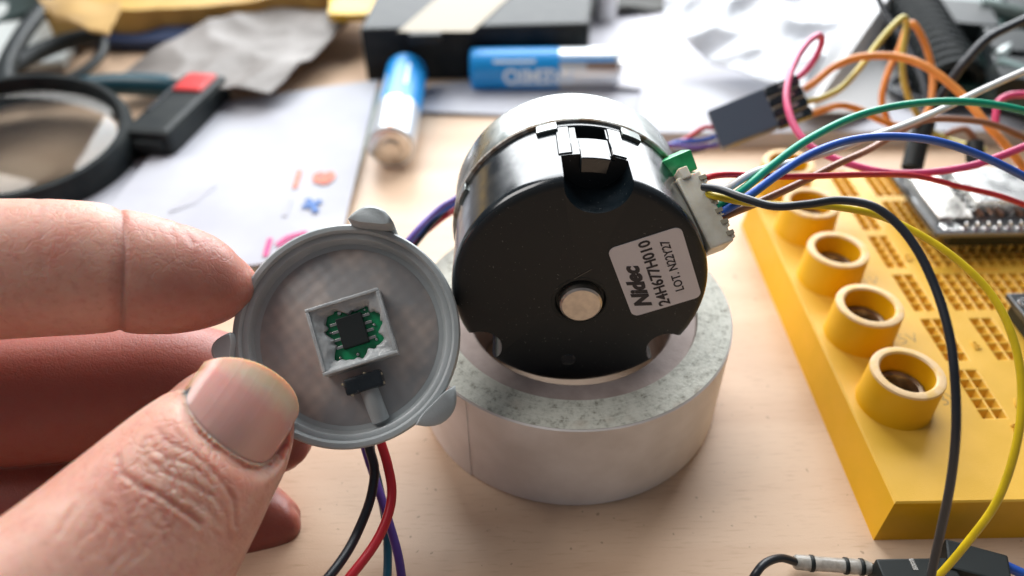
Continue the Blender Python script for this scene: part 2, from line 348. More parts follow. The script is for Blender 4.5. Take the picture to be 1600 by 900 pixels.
lt('Nidec', .36, -W_/2+.25, -.18, shear=.35, bold=.018, sx=1.0)
lt('24H677H010', .26, -.01, -.0, bold=.006, sx=.98)
lt('LOT. N22Y27', .20, W_/2-.30, .04, bold=.003, sx=.92)
# connector: green board edge + ivory housing on the right flank
ca = D(1052, 262, 12.45); cb = D(1118, 378, 11.75)
cax = (cb-ca).normalized(); cn = (-Fv*.75 + Rv*.75 + Uv*.4).normalized(); CR = frame(cn, cax.cross(cn).cross(cn)*-1)
cR = Matrix((cax, cn.cross(cax).normalized(), cax.cross(cn.cross(cax)).normalized())).transposed()
pc = D(1056, 258, 12.9)
gR = Matrix((( (Rv*.88+Uv*.36-Fv*.1).normalized()), Vector((0,0,0)), Vector((0,0,0)))).transposed()
gx = (Rv*.9+Uv*.38).normalized(); gz = (-Fv*.8+Uv*-.2+Rv*-.1); gz = (gz-gx*gz.dot(gx)).normalized(); gR = Matrix((gx, gz.cross(gx), gz)).transposed()
box('circuit_board_edge', D(1054, 259, 12.75), (.58, .36, .5), m_greenpcb, motor, .03, gR)
box('circuit_board_edge', D(1076, 288, 12.65), (.34, .34, .3), m_greenpcb, motor, .02, gR)
box('solder_pad', D(1063, 268, 12.45), (.14, .10, .05), m_steel, motor, .01, gR)
cen = D(1095, 335, 12.3); L1 = (D(1068, 280, 12.45)-D(1121, 388, 12.15)).length
ax = (D(1121, 388, 12.15)-D(1068, 280, 12.45)).normalized(); nz = (-Fv+Rv*.15); nz = (nz-ax*nz.dot(ax)).normalized(); cR = Matrix((ax, nz.cross(ax), nz)).transposed()
conn = box('connector_housing', cen, (L1, .43, .5), m_ivory, motor, .035, cR)
box('connector_key', cen+cR@Vector((-L1/2-.04, -.05, .12)), (.2, .16, .34), m_ivory, conn, .02, cR)
for i in range(6):
    x = -L1/2+.14+i*(L1-.28)/5
    box('connector_rib', cen+cR@Vector((x+.06, .225, .08)), (.07, .06, .36), m_ivory, conn, .012, cR)
    box('contact_slot', cen+cR@Vector((x, .20, .262)), (.07, .12, .03), mat('slot_shadow', (.3, .27, .2), .6), conn, 0, cR)

# ------------------------------------------------------------------ held sensor cap
DT = 11.8; DC = D(542, 522, DT); DR = 177/FPX*DT
dn = (CP-DC).normalized(); dn = (dn - Rv*.17 + Uv*.10).normalized(); DRot = frame(dn, Uv)
cap = empty('sensor_cap', DC, 'round grey printed plastic cap with a small green sensor board, held in the fingers', 'sensor cap')
def dl(x, y, z=0): return DC + DRot @ Vector((x, y, z))
def dpt(px, py, z=0):
    o = DC+dn*z; v = ray(px, py); q = CP+v*((o-CP).dot(dn)/v.dot(dn))-DC; return Vector((q.dot(DRot.col[0]), q.dot(DRot.col[1])))
m_grey = mat('grey_resin', (.43, .455, .46), .36, c2=(.37, .40, .405), nscale=1.6, bump=.3, bscale=26, bdist=.012, sss=.06, sssr=(1, 1, 1), rvar=.08)
def floor_mat():
    m = mat('grey_translucent_floor', (.2, .2, .2), .38, sss=.08, sssr=(1, .8, .7)); nt = m.node_tree; N = nt.nodes; L = nt.links; b = N['Principled BSDF']
    tc = N.new('ShaderNodeTexCoord'); outs = []
    for ang in (48, -38):
        mp = N.new('ShaderNodeMapping'); mp.inputs['Rotation'].default_value = (0, 0, math.radians(ang)); L.new(tc.outputs['Object'], mp.inputs[0])
        wv = N.new('ShaderNodeTexWave'); wv.inputs['Scale'].default_value = 1.5; wv.inputs['Distortion'].default_value = .5; wv.inputs['Detail'].default_value = 1; L.new(mp.outputs[0], wv.inputs[0]); outs.append(wv)
    ad = N.new('ShaderNodeMath'); ad.operation = 'ADD'; L.new(outs[0].outputs[1], ad.inputs[0]); L.new(outs[1].outputs[1], ad.inputs[1])
    n1 = N.new('ShaderNodeTexNoise'); n1.inputs['Scale'].default_value = 1.3; n1.inputs['Detail'].default_value = 4; L.new(tc.outputs['Object'], n1.inputs[0])
    mr = N.new('ShaderNodeMapRange'); mr.inputs[1].default_value = .4; mr.inputs[2].default_value = .62; L.new(n1.outputs[0], mr.inputs[0])
    mu0 = N.new('ShaderNodeMath'); mu0.operation = 'MULTIPLY'; mu0.inputs[1].default_value = .36; L.new(ad.outputs[0], mu0.inputs[0]); mu = N.new('ShaderNodeMath'); mu.operation = 'MULTIPLY'; L.new(mu0.outputs[0], mu.inputs[0]); L.new(mr.outputs[0], mu.inputs[1])
    m1 = N.new('ShaderNodeMix'); m1.data_type = 'RGBA'; m1.inputs[6].default_value = (.40, .385, .38, 1); m1.inputs[7].default_value = (.52, .45, .41, 1); L.new(mr.outputs[0], m1.inputs[0])
    m2 = N.new('ShaderNodeMix'); m2.data_type = 'RGBA'; m2.inputs[7].default_value = (.68, .59, .53, 1); L.new(m1.outputs[2], m2.inputs[6]); L.new(mu.outputs[0], m2.inputs[0]); L.new(m2.outputs[2], b.inputs['Base Color'])
    bp = N.new('ShaderNodeBump'); bp.inputs['Strength'].default_value = .12; bp.inputs['Distance'].default_value = .02; L.new(ad.outputs[0], bp.inputs['Height']); L.new(bp.outputs[0], b.inputs['Normal'])
    return m
def lap(r, h): return (r*DR, h)
lathe('rim', [lap(.80, -.30), lap(.845, -.285), lap(.865, -.22), lap(.875, -.10), lap(.89, -.085), lap(.925, -.08), lap(.935, -.02), lap(.945, .0), lap(.985, 0), lap(1.0, -.03), lap(1.0, -.11), lap(.985, -.13), lap(.985, -.17), lap(.995, -.19), lap(.995, -.46), lap(.97, -.5), lap(.2, -.5)], m_grey, cap, DC, DRot, 160)
fo = lathe('floor_disc', [(0, -.30), lap(.805, -.30), lap(.82, -.32)], floor_mat(), None, (0, 0, 0), None, 96)
fo.matrix_world = DRot.to_4x4(); fo.location = DC; fo.rotation_euler = DRot.to_euler(); fo.parent = cap; fo.matrix_parent_inverse = Matrix.Translation(DC).inverted()
# three clip tabs: lens-shaped sections standing out of the rim
def tab(px, py, w, th, h0, h1, tilt, flare, m):
    q = dpt(px, py); a = math.atan2(q.y, q.x); r = q.length; n = 10; vs = []; fs = []
    rd = Vector((math.cos(a), math.sin(a), 0)); tn = Vector((-math.sin(a), math.cos(a), 0)); tn2 = (tn*math.cos(tilt)+rd*math.sin(tilt)); rd2 = (rd*math.cos(tilt)-tn*math.sin(tilt))
    levels = [h0, h0+(h1-h0)*.6, h1-.03, h1]
    for li, hh in enumerate(levels):
        f = (hh-h0)/(h1-h0); sc = (1, 1, 1, .86)[li]
        base = rd*(r+flare*f)
        for k in range(2*n):
            u = -1+2*(k % n)/(n-1) if k < n else 1-2*(k % n)/(n-1)
            wd = u*w/2*sc; bow = th*.30*(1-u*u)
            off = (bow+th*.42*(1-abs(u)**2.6)) if k < n else (bow-th*.42*(1-abs(u)**2.6))
            p = base+tn2*wd+rd2*off*sc; vs.append(dl(p.x, p.y, hh))
    K = 2*n
    for li in range(3):
        for k in range(K): fs.append((li*K+k, li*K+(k+1) % K, (li+1)*K+(k+1) % K, (li+1)*K+k))
    fs += [tuple(range(K))[::-1], tuple(range(3*K, 4*K))]
    o = build('clip_tab', vs, fs, m, cap, True)
    bm = bmesh.new(); bm.from_mesh(o.data); bmesh.ops.remove_doubles(bm, verts=bm.verts, dist=.004); bmesh.ops.recalc_face_normals(bm, faces=bm.faces); bm.to_mesh(o.data); bm.free()
    return o
tab(584, 356, .74, .34, -.40, .40, -.12, .02, m_grey)
tab(364, 548, .56, .36, -.40, .20, .20, .02, m_grey)
tab(680, 632, .86, .40, -.40, .22, .12, .02, m_grey)
# square pocket with rough clear resin in it
pk = [dpt(474, 484, .12), dpt(590, 449, .12), dpt(621, 551, .12), dpt(506, 588, .12)]   # tl, tr, br, bl of the pocket top
pc0 = sum((p for p in pk), Vector((0, 0)))/4; pu = ((pk[1]-pk[0])+(pk[2]-pk[3]))/4; pv = ((pk[0]-pk[3])+(pk[1]-pk[2]))/4
PW, PH = pu.length, pv.length; pa = math.atan2(pu.y, pu.x)
PR = DRot @ Matrix.Rotation(pa, 3, 'Z'); PO = dl(pc0.x, pc0.y, 0)
def pl(x, y, z): return PO+PR@Vector((x, y, z))
m_res = mat('rough_resin', (.50, .52, .52), .22, c2=(.40, .42, .425), nscale=4, bump=.5, bscale=14, bdist=.03, sss=.06, sssr=(1, 1, 1))
wt = .055; pocket = None
for i, (cx, cy, sx, sy) in enumerate(((0, PH-wt/2, 2*PW, wt), (0, -PH+wt/2, 2*PW, wt), (-PW+wt/2, 0, wt, 2*PH-2*wt), (PW-wt/2, 0, wt, 2*PH-2*wt))):
    o = box('pocket_wall', pl(cx, cy, -.10), (sx, sy, .44), m_res, cap, .014, PR)
# resin skirt: a lumpy sloping collar from the wall tops down to a ragged opening
nr_, vs, fs = 72, [], []
rr0 = [(.66+.07*math.sin(3*a*math.tau/nr_+1)+.05*math.sin(7*a*math.tau/nr_)+.035*math.sin(13*a*math.tau/nr_+2)+.02*math.sin(23*a*math.tau/nr_)) for a in range(nr_)]
K = 9
for i in range(nr_):
    a = math.tau*i/nr_; c_, s_ = math.cos(a), math.sin(a); q = 1/max(abs(c_), abs(s_))
    for k_ in range(K):
        f = k_/(K-1); ro = .94*q; ri = rr0[i]*min(q, 1.22); r_ = ro+(ri-ro)*f
        h = .085-.10*f**1.6+.014*math.sin(a*5+f*7)*f+.008*math.sin(a*17+f*11)*f
        if k_ == K-1: h -= .05
        vs.append(pl(r_*c_*PW+.06*f*PW, r_*s_*PH-.02*f, h))
for i in range(nr_):
    j = (i+1) % nr_
    for k_ in range(K-1): fs.append((i*K+k_, j*K+k_, j*K+k_+1, i*K+k_+1))
build('resin_filler', vs, fs, m_res, cap, True)
pcb = box('sensor_board', pl(0, 0, -.145), (2*PW-.14, 2*PH-.14, .06), m_greenpcb2, cap, .01, PR)
ccx, ccy = .02*PW, .02
box('sensor_chip', pl(ccx, ccy, -.045), (.42, .50, .15), m_blackm, pcb, .015, PR)
for s in (-1, 1):
    for k_ in range(4):
        box('pin', pl(ccx+s*.265, ccy-.19+k_*.127, -.085), (.13, .05, .035), m_steel, pcb, .01, PR)
for (x, y, s) in ((-.12, .37, .09), (.33, -.22, .06), (.28, .30, .05), (-.34, .1, .05), (.36, .02, .06), (-.30, -.33, .05), (-.02, -.36, .07)):
    lathe('solder_dot', [(0, .04), (s*.35, .033), (s*.55, 0)], m_steel, pcb, pl(x, y, -.115), PR, 12)
# black part with a grey post below the pocket
q = dpt(570, 598, -.15); qa = math.radians(17)
KR = DRot @ Matrix.Rotation(qa, 3, 'Z')
bk = box('black_clip', dl(q.x, q.y, -.12), (.62, .27, .30), m_black, cap, .05, KR)
for sx, sy in ((-.31, .06), (.30, .05), (.30, -.10), (-.22, -.14), (.05, .13)):
    box('brass_glint', dl(q.x, q.y, -.02)+KR@Vector((sx, sy, 0)), (.05, .045, .05), mat('brass', (.75, .6, .4), .25, 1), bk, .01, KR)
q1, q2 = dpt(577, 608, -.2), dpt(594, 656, -.2)
tube('post', [dl(q1.x, q1.y, -.17), dl((q1.x+q2.x)/2, (q1.y+q2.y)/2, -.20), dl(q2.x, q2.y, -.27)], .145, m_grey, cap, 6, 20)

# ------------------------------------------------------------------ hand
def cat_interp(arr, n):
    A = np.array(arr, float); A = np.vstack([2*A[0]-A[1], A, 2*A[-1]-A[-2]]); out = []
    for i in range(1, len(A)-2):
        for k in range(n):
            t = k/n; a, b, c, d_ = A[i-1], A[i], A[i+1], A[i+2]
            out.append(.5*((2*b)+(c-a)*t+(2*a-5*b+4*c-d_)*t*t+(3*b-a-3*c+d_)*t**3))
    out.append(A[-2]); return np.array(out)
HV, HF = [], []
def limb(st, upv, flat=.85, n=10, seg=40, sq=2.15):
    """st rows: x, y, z, radius; tapered limb of near-elliptic section, flat = depth/width, added to the hand"""
    S = cat_interp(st, n); base = len(HV); m_ = len(S)
    for i in range(m_):
        p = Vector(S[i, :3]); t = Vector(S[min(i+1, m_-1), :3])-Vector(S[max(i-1, 0), :3]); t.normalize()
        u = Vector(upv)-t*Vector(upv).dot(t); u.normalize(); s_ = t.cross(u)
        r = max(S[i, 3], .012)
        for k in range(seg):
            a = math.tau*k/seg; ca, sa = math.cos(a), math.sin(a)
            ca = math.copysign(abs(ca)**(2/sq), ca); sa = math.copysign(abs(sa)**(2/sq), sa)
            HV.append(p+s_*(ca*r)+u*(sa*r*flat))
    for i in range(m_-1):
        for k in range(seg):
            k2 = (k+1) % seg; HF.append((base+i*seg+k, base+i*seg+k2, base+(i+1)*seg+k2, base+(i+1)*seg+k))
    HF.append(tuple(range(base, base+seg))[::-1]); HF.append(tuple(range(base+(m_-1)*seg, base+m_*seg)))
def st_px(rows):
    out = []
    for x, y, r, t in rows:
        P = D(x, y, t); out.append((P.x, P.y, P.z, r/FPX*t))
    return out
up = -Fv
idx = st_px([(-420, 452, 118, 10.9), (-150, 430, 114, 10.8), (-40, 423, 111, 11.0), (60, 419, 108, 11.15), (140, 419, 104, 11.3), (192, 424, 97, 11.4), (240, 431, 92, 11.5), (280, 436, 86, 11.6), (320, 438, 76, 11.75), (350, 437, 64, 11.85), (375, 433, 45, 11.95), (390, 428, 24, 12.0), (396, 425, 4, 12.0)])
mid = st_px([(-420, 650, 112, 12.2), (-150, 628, 108, 12.4), (0, 622, 106, 12.7), (150, 612, 104, 13.0), (280, 605, 100, 13.3), (370, 625, 90, 13.4), (415, 660, 72, 13.1), (444, 690, 56, 12.9), (458, 706, 42, 12.85), (468, 716, 24, 12.8), (473, 721, 4, 12.8)])
rin = st_px([(-420, 850, 105, 12.9), (-150, 820, 104, 12.9), (0, 810, 100, 13.1), (150, 806, 98, 13.4), (280, 806, 90, 13.7), (370, 812, 76, 13.7), (415, 816, 60, 13.6), (440, 816, 45, 13.5), (458, 812, 28, 13.4), (468, 808, 4, 13.4)])
lit = st_px([(-420, 1030, 90, 13.4), (-150, 1000, 92, 13.4), (0, 985, 88, 13.6), (150, 970, 84, 13.8), (260, 950, 76, 13.9), (330, 930, 62, 13.8), (362, 915, 44, 13.7), (378, 905, 22, 13.6), (383, 901, 4, 13.6)])
thu = st_px([(-260, 1330, 250, 9.6), (-90, 1190, 250, 9.3), (50, 1040, 226, 9.35), (150, 930, 192, 9.6), (235, 825, 158, 10.0), (300, 745, 134, 10.4), (340, 697, 117, 10.75), (365, 664, 106, 11.0), (387, 638, 92, 11.2), (406, 617, 72, 11.35), (421, 601, 48, 11.45), (430, 591, 25, 11.5), (433.5, 587, 4, 11.5)])
limb(idx, up, .92); limb(mid, up, .88); limb(rin, up, .88); limb(lit, up, .88)
NAX = (Rv*.54+Uv*.84+Fv*.42).normalized(); NB = (Rv*.67-Uv*.74+Fv*.60); NB = (NB-NAX*NB.dot(NAX)).normalized()
NN = NAX.cross(NB); NN = -NN if NN.dot(Fv) > 0 else NN
limb(thu, NN, .76, sq=2.25)
# palm: metacarpals running into the wrist, off the left of the picture
wr = D(-1750, 1150, 12.0)
def pt(v): return Vector(v[:3])
for f_, rr_ in ((idx, 1.2), (mid, 1.3), (rin, 1.25), (lit, 1.15)):
    a = pt(f_[0]); b = wr; row = [(*pt(f_[1]), f_[1][3]), (*a, f_[0][3]*1.02), (*(a.lerp(b, .35)), rr_*1.12), (*(a.lerp(b, .75)), rr_*1.25), (*b, 1.9)]
    limb(row, up, .95)
row = [(*pt(thu[2]), thu[2][3]*.96), (*pt(thu[1]), thu[1][3]), (*pt(thu[0]), thu[0][3]), (*(pt(thu[0]).lerp(wr, .5)), 2.2), (*wr, 2.1)]
limb(row, up, .85)
limb([(*(wr+Rv*1.2), 2.3), (*wr, 2.4), (*(wr-Rv*4+Uv*-1.5), 2.35), (*(wr-Rv*9+Uv*-3.5), 2.7)], up, .8)
hm = bpy.data.meshes.new('h'); hm.from_pydata([tuple(v) for v in HV], [], HF); hm.update()
bm = bmesh.new(); bm.from_mesh(hm); bmesh.ops.recalc_face_normals(bm, faces=bm.faces); bm.to_mesh(hm); bm.free()
ho = bpy.data.objects.new('h', hm); col.objects.link(ho)
md = ho.modifiers.new('r', 'REMESH'); md.mode = 'VOXEL'; md.voxel_size = .030; md.adaptivity = 0
bpy.context.view_layer.update()
hm2 = bpy.data.meshes.new_from_object(ho.evaluated_get(bpy.context.evaluated_depsgraph_get())); bpy.data.objects.remove(ho)
nv = len(hm2.vertices); co = np.empty(nv*3); hm2.vertices.foreach_get('co', co); co = co.reshape(-1, 3)
ne = len(hm2.edges); ed = np.empty(ne*2, np.int32); hm2.edges.foreach_get('vertices', ed); ed = ed.reshape(-1, 2)
deg = np.bincount(ed.ravel(), minlength=nv)[:, None]
def lap_smooth(A, k):
    for _ in range(k):
        S = np.zeros_like(A)
        for c in range(A.shape[1]):
            S[:, c] = np.bincount(ed[:, 0], A[ed[:, 1], c], nv)+np.bincount(ed[:, 1], A[ed[:, 0], c], nv)
        A = A*.4+(S/deg)*.6
    return A
co = lap_smooth(co, 12)
def normals(P):
    hm2.vertices.foreach_set('co', P.ravel()); hm2.update()
    no = np.empty(nv*3, np.float32); hm2.vertex_normals.foreach_get('vector', no); return no.reshape(-1, 3).astype(float)
nor = normals(co)
cF, cR_, cU, cP = [np.array(v) for v in (Fv, Rv, Uv, CP)]
dv = co-cP; tt = dv@cF; PX = 800+FPX*(dv@cR_)/tt; PY = 450-FPX*(dv@cU)/tt; facing = np.clip(-(nor@cF), 0, 1)
def seg_d(pl_, sel):
    best = np.full(sel.sum(), 1e9); x, y = PX[sel], PY[sel]
    for (x0, y0), (x1, y1) in zip(pl_, pl_[1:]):
        L2 = (x1-x0)**2+(y1-y0)**2; u = np.clip(((x-x0)*(x1-x0)+(y-y0)*(y1-y0))/L2, 0, 1)
        best = np.minimum(best, np.hypot(x-x0-u*(x1-x0), y-y0-u*(y1-y0)))
    return best
disp = np.zeros(nv)
# which finger a vertex belongs to (by nearest centre line)
def near(st):
    S = cat_interp(st, 6); best = np.full(nv, 1e9)
    for i in range(len(S)-1):
        a, b = S[i, :3], S[i+1, :3]; L2 = ((b-a)**2).sum()+1e-9
        u = np.clip(((co-a)@(b-a))/L2, 0, 1); dd_ = np.linalg.norm(co-a-u[:, None]*(b-a), axis=1)-(S[i, 3]+(S[i+1, 3]-S[i, 3])*u)
        best = np.minimum(best, dd_)
    return best
dth, dix, dmi, dri = near(thu), near(idx), near(mid), near(rin)
isth = (dth < dix-.02) & (dth < dmi) & (dth < dri) & (facing > .05)
isix = (dix < dth) & (dix < dmi) & (dix < dri)
def crease(pl_, depth, wpx, sel, ridge=.35):
    if not sel.any(): return
    d_ = seg_d(pl_, sel); disp[sel] += -depth*np.exp(-(d_/wpx)**2)+depth*ridge*np.exp(-((d_-wpx*2.2)/(wpx*1.3))**2)
cre = [([(186, 712), (188, 738), (220, 759), (253, 776), (279, 793), (313, 818)], .056, 4.2),
       ([(228, 684), (222, 704), (236, 722), (262, 742), (296, 755), (330, 775)], .032, 3.4),
       ([(246, 672), (262, 692), (300, 705), (338, 740), (365, 780), (368, 822)], .032, 3.4),
       ([(210, 760), (240, 790), (262, 822)], .016, 4), ([(180, 745), (196, 785), (205, 830)], .015, 4),
       ([(270, 668), (290, 690), (330, 706), (352, 735)], .016, 3.5), ([(258, 715), (285, 722), (320, 745)], .018, 3.5),
       ([(240, 700), (262, 722), (284, 742)], .014, 3), ([(330, 770), (350, 800), (356, 846)], .014, 4),
       ([(288, 775), (322, 792), (345, 820)], .016, 4), ([(150, 770), (176, 812), (190, 870)], .012, 5)]
for pl_, dep, wp in cre: crease(pl_, dep*.5, wp, isth)
for _ in range(170):
    x, y = 200+rng.random()*160, 660+rng.random()*190; a = .75+rng.standard_normal()*.45; L_ = 10+rng.random()*26
    if (x-200)*.9+(850-y) < 40: continue
    crease([(x, y), (x+L_*math.cos(a)*.6, y+L_*math.sin(a)*.6+2), (x+L_*math.cos(a), y+L_*math.sin(a))], -.001+rng.random()*.007, 1.8+rng.random()*1.3, isth, .3)
for _ in range(34):   # faint lengthwise folds below the knuckle
    x, y = 60+rng.random()*220, 760+rng.random()*140; a = -.9+rng.standard_normal()*.2; L_ = 20+rng.random()*50
    crease([(x, y), (x+L_*math.cos(a), y+L_*math.sin(a))], .003+rng.random()*.004, 4, isth, .3)
crease([(185, 300), (192, 340), (194, 400), (191, 450), (186, 540)], .022, 4.0, isix, .0)
crease([(184, 300), (190, 400), (184, 540)], .03, 13, isix, .0)
crease([(262, 330), (285, 352), (300, 380)], .012, 4, isix); crease([(240, 322), (262, 345), (272, 372)], .008, 4, isix)
crease([(60, 300), (66, 360), (64, 420)], .006, 7, isix)
# nail bed: the skin dips under the nail plate and folds up round its border
NO = D(362, 690, 9.0); ndir = None
from mathutils.bvhtree import BVHTree
hm2.vertices.foreach_set('co', co.ravel()); hm2.update()
bmh = bmesh.new(); bmh.from_mesh(hm2); bvh = BVHTree.FromBMesh(bmh); bmh.free()
hit = bvh.ray_cast(CP, ray(366, 690).normalized())[0] or D(366, 690, 9.9)
hit = hit - NN*.05 - NAX*.13 + NB*.04
NL = 1.22; RN = .99; PHI = math.radians(61)
def nail_pt(ph, v, off=0.0):      # v in 0..1 along the nail
    s = v*NL
    return hit + NAX*s + NB*((RN+off)*math.sin(ph)) - NN*((RN)*(1-math.cos(ph))) + NN*(off-.22*(v-.15)**2*NL)
v0f = lambda ph: -.02+.10*(ph/PHI)**2-.16*(1-abs(ph/PHI)**2.5)*0+(.20*(abs(ph)/PHI)**3)
v1f = lambda ph: 1.0-.34*(abs(ph)/PHI)**2.2
rel = co-np.array(hit); s_ = rel@np.array(NAX)/NL; bb = rel@np.array(NB); nn = rel@np.array(NN)
ph = np.arcsin(np.clip(bb/RN, -.99, .99)); surf = -RN*(1-np.cos(ph))-.22*(s_-.15)**2*NL
u_ = np.abs(ph)/PHI; v0 = -.02+.10*u_**2+.20*u_**3; v1 = 1-.34*u_**2.2
edge = np.minimum(np.minimum((s_-v0)*NL, (v1+.5-s_)*NL), (PHI-np.abs(ph))*RN)
selN = isth & (edge > -.3) & (np.abs(bb) < RN*.985)
inside = selN & (edge > 0)
dn_ = surf-.022-nn                       # shift along NN so skin lies just below plate
k_ = np.clip(edge/.03, 0, 1)
co2 = co.copy()
co2[inside] += (np.minimum(dn_, 9)*k_)[inside, None]*np.array(NN)
# border: blend skin level to the plate and raise a fold
bd = selN & (edge <= 0) & (s_ < .9)
f_ = np.exp(-(np.abs(edge)/.12)**2)
co2[bd] += ((np.clip(surf+.022-nn, -.25, .25))*f_)[bd, None]*np.array(NN)
disp[inside] = 0
co2 += nor*disp[:, None]
co2 = lap_smooth(co2, 1)
ms = isth & (s_ > .45) & (s_ < 1.8) & (edge < .03) & (edge > -.6)
ms |= isth & (s_ > .9)
for _ in range(25):
    t_ = lap_smooth(co2, 1); co2[ms] = t_[ms]
normals(co2)
def skin_mat():
    m = mat('skin', (.62, .36, .27), .42, sss=.32, sssr=(1.0, .30, .16), spec=.45); nt = m.node_tree; N = nt.nodes; L = nt.links; b = N['Principled BSDF']
    tc = N.new('ShaderNodeTexCoord')
    n1 = N.new('ShaderNodeTexNoise'); n1.inputs['Scale'].default_value = 1.1; n1.inputs['Detail'].default_value = 6; n1.inputs['Roughness'].default_value = .6; L.new(tc.outputs['Object'], n1.inputs[0])
    cr = N.new('ShaderNodeValToRGB'); e = cr.color_ramp.elements; e[0].position = .32; e[0].color = (.64, .30, .23, 1); e[1].position = .68; e[1].color = (.75, .47, .37, 1); L.new(n1.outputs[0], cr.inputs[0])
    n2 = N.new('ShaderNodeTexNoise'); n2.inputs['Scale'].default_value = 9; n2.inputs['Detail'].default_value = 5; L.new(tc.outputs['Object'], n2.inputs[0])
    mr = N.new('ShaderNodeMapRange'); mr.inputs[1].default_value = .52; mr.inputs[2].default_value = .75; mr.inputs[4].default_value = .5; L.new(n2.outputs[0], mr.inputs[0])
    mx = N.new('ShaderNodeMix'); mx.data_type = 'RGBA'; mx.inputs[7].default_value = (.56, .24, .18, 1); L.new(cr.outputs[0], mx.inputs[6]); L.new(mr.outputs[0], mx.inputs[0])
    at = N.new('ShaderNodeAttribute'); at.attribute_name = 'blush_shade'
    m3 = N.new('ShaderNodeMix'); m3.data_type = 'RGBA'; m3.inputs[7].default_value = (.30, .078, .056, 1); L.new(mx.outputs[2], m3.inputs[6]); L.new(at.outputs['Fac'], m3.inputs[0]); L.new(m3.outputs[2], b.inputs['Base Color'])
    # fine skin relief: crossing furrows + ridges
    vo = N.new('ShaderNodeTexVoronoi'); vo.feature = 'DISTANCE_TO_EDGE'; vo.inputs['Scale'].default_value = 12
    nz_ = N.new('ShaderNodeTexNoise'); nz_.inputs['Scale'].default_value = 3; L.new(tc.outputs['Object'], nz_.inputs[0])
    ad = N.new('ShaderNodeMix'); ad.data_type = 'VECTOR'; ad.inputs[0].default_value = .22; L.new(tc.outputs['Object'], ad.inputs[4]); L.new(nz_.outputs[1], ad.inputs[5]); L.new(ad.outputs[1], vo.inputs[0])
    mv = N.new('ShaderNodeMapRange'); mv.inputs[2].default_value = .12; L.new(vo.outputs[0], mv.inputs[0])
    b1 = N.new('ShaderNodeBump'); b1.inputs['Strength'].default_value = .07; b1.inputs['Distance'].default_value = .012; L.new(mv.outputs[0], b1.inputs['Height'])
    n5 = N.new('ShaderNodeTexNoise'); n5.inputs['Scale'].default_value = 30; n5.inputs['Detail'].default_value = 4; L.new(tc.outputs['Object'], n5.inputs[0])
    kn = N.new('ShaderNodeAttribute'); kn.attribute_name = 'knuckle'
    v2 = N.new('ShaderNodeTexVoronoi'); v2.feature = 'DISTANCE_TO_EDGE'; v2.inputs['Scale'].default_value = 5.5
    ad2 = N.new('ShaderNodeMix'); ad2.data_type = 'VECTOR'; ad2.inputs[0].default_value = .4; L.new(tc.outputs['Object'], ad2.inputs[4]); L.new(nz_.outputs[1], ad2.inputs[5]); L.new(ad2.outputs[1], v2.inputs[0])
    m4 = N.new('ShaderNodeMapRange'); m4.inputs[2].default_value = .10; L.new(v2.outputs[0], m4.inputs[0])
    b3 = N.new('ShaderNodeBump'); b3.inputs['Distance'].default_value = .03; L.new(kn.outputs['Fac'], b3.inputs['Strength']); L.new(m4.outputs[0], b3.inputs['Height']); L.new(b1.outputs[0], b3.inputs['Normal']); b1 = b3
    b2 = N.new('ShaderNodeBump'); b2.inputs['Strength'].default_value = .5; b2.inputs['Distance'].default_value = .010; L.new(n5.outputs[0], b2.inputs['Height']); L.new(b1.outputs[0], b2.inputs['Normal']); L.new(b2.outputs[0], b.inputs['Normal'])
    mr2 = N.new('ShaderNodeMapRange'); mr2.inputs[3].default_value = .34; mr2.inputs[4].default_value = .55; L.new(n2.outputs[0], mr2.inputs[0]); L.new(mr2.outputs[0], b.inputs['Roughness'])
    return m
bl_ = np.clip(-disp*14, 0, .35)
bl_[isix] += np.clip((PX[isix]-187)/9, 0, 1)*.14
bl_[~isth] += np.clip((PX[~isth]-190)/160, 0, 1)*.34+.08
bl_[(np.minimum(dmi, dri) < dix) & (np.minimum(dmi, dri) < dth)] += .80; bl_ = lap_smooth(bl_[:, None], 8)[:, 0]  # middle and ring fingers: their shade is painted in as darker red skin
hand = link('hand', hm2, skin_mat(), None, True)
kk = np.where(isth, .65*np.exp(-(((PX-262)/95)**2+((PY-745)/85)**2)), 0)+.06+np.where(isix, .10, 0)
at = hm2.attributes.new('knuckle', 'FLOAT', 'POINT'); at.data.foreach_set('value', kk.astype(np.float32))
at = hm2.attributes.new('blush_shade', 'FLOAT', 'POINT'); at.data.foreach_set('value', np.clip(bl_, 0, .9).astype(np.float32))
tag(hand, 'left hand entering from the left, thumb and forefinger pinching the round grey cap', 'hand')
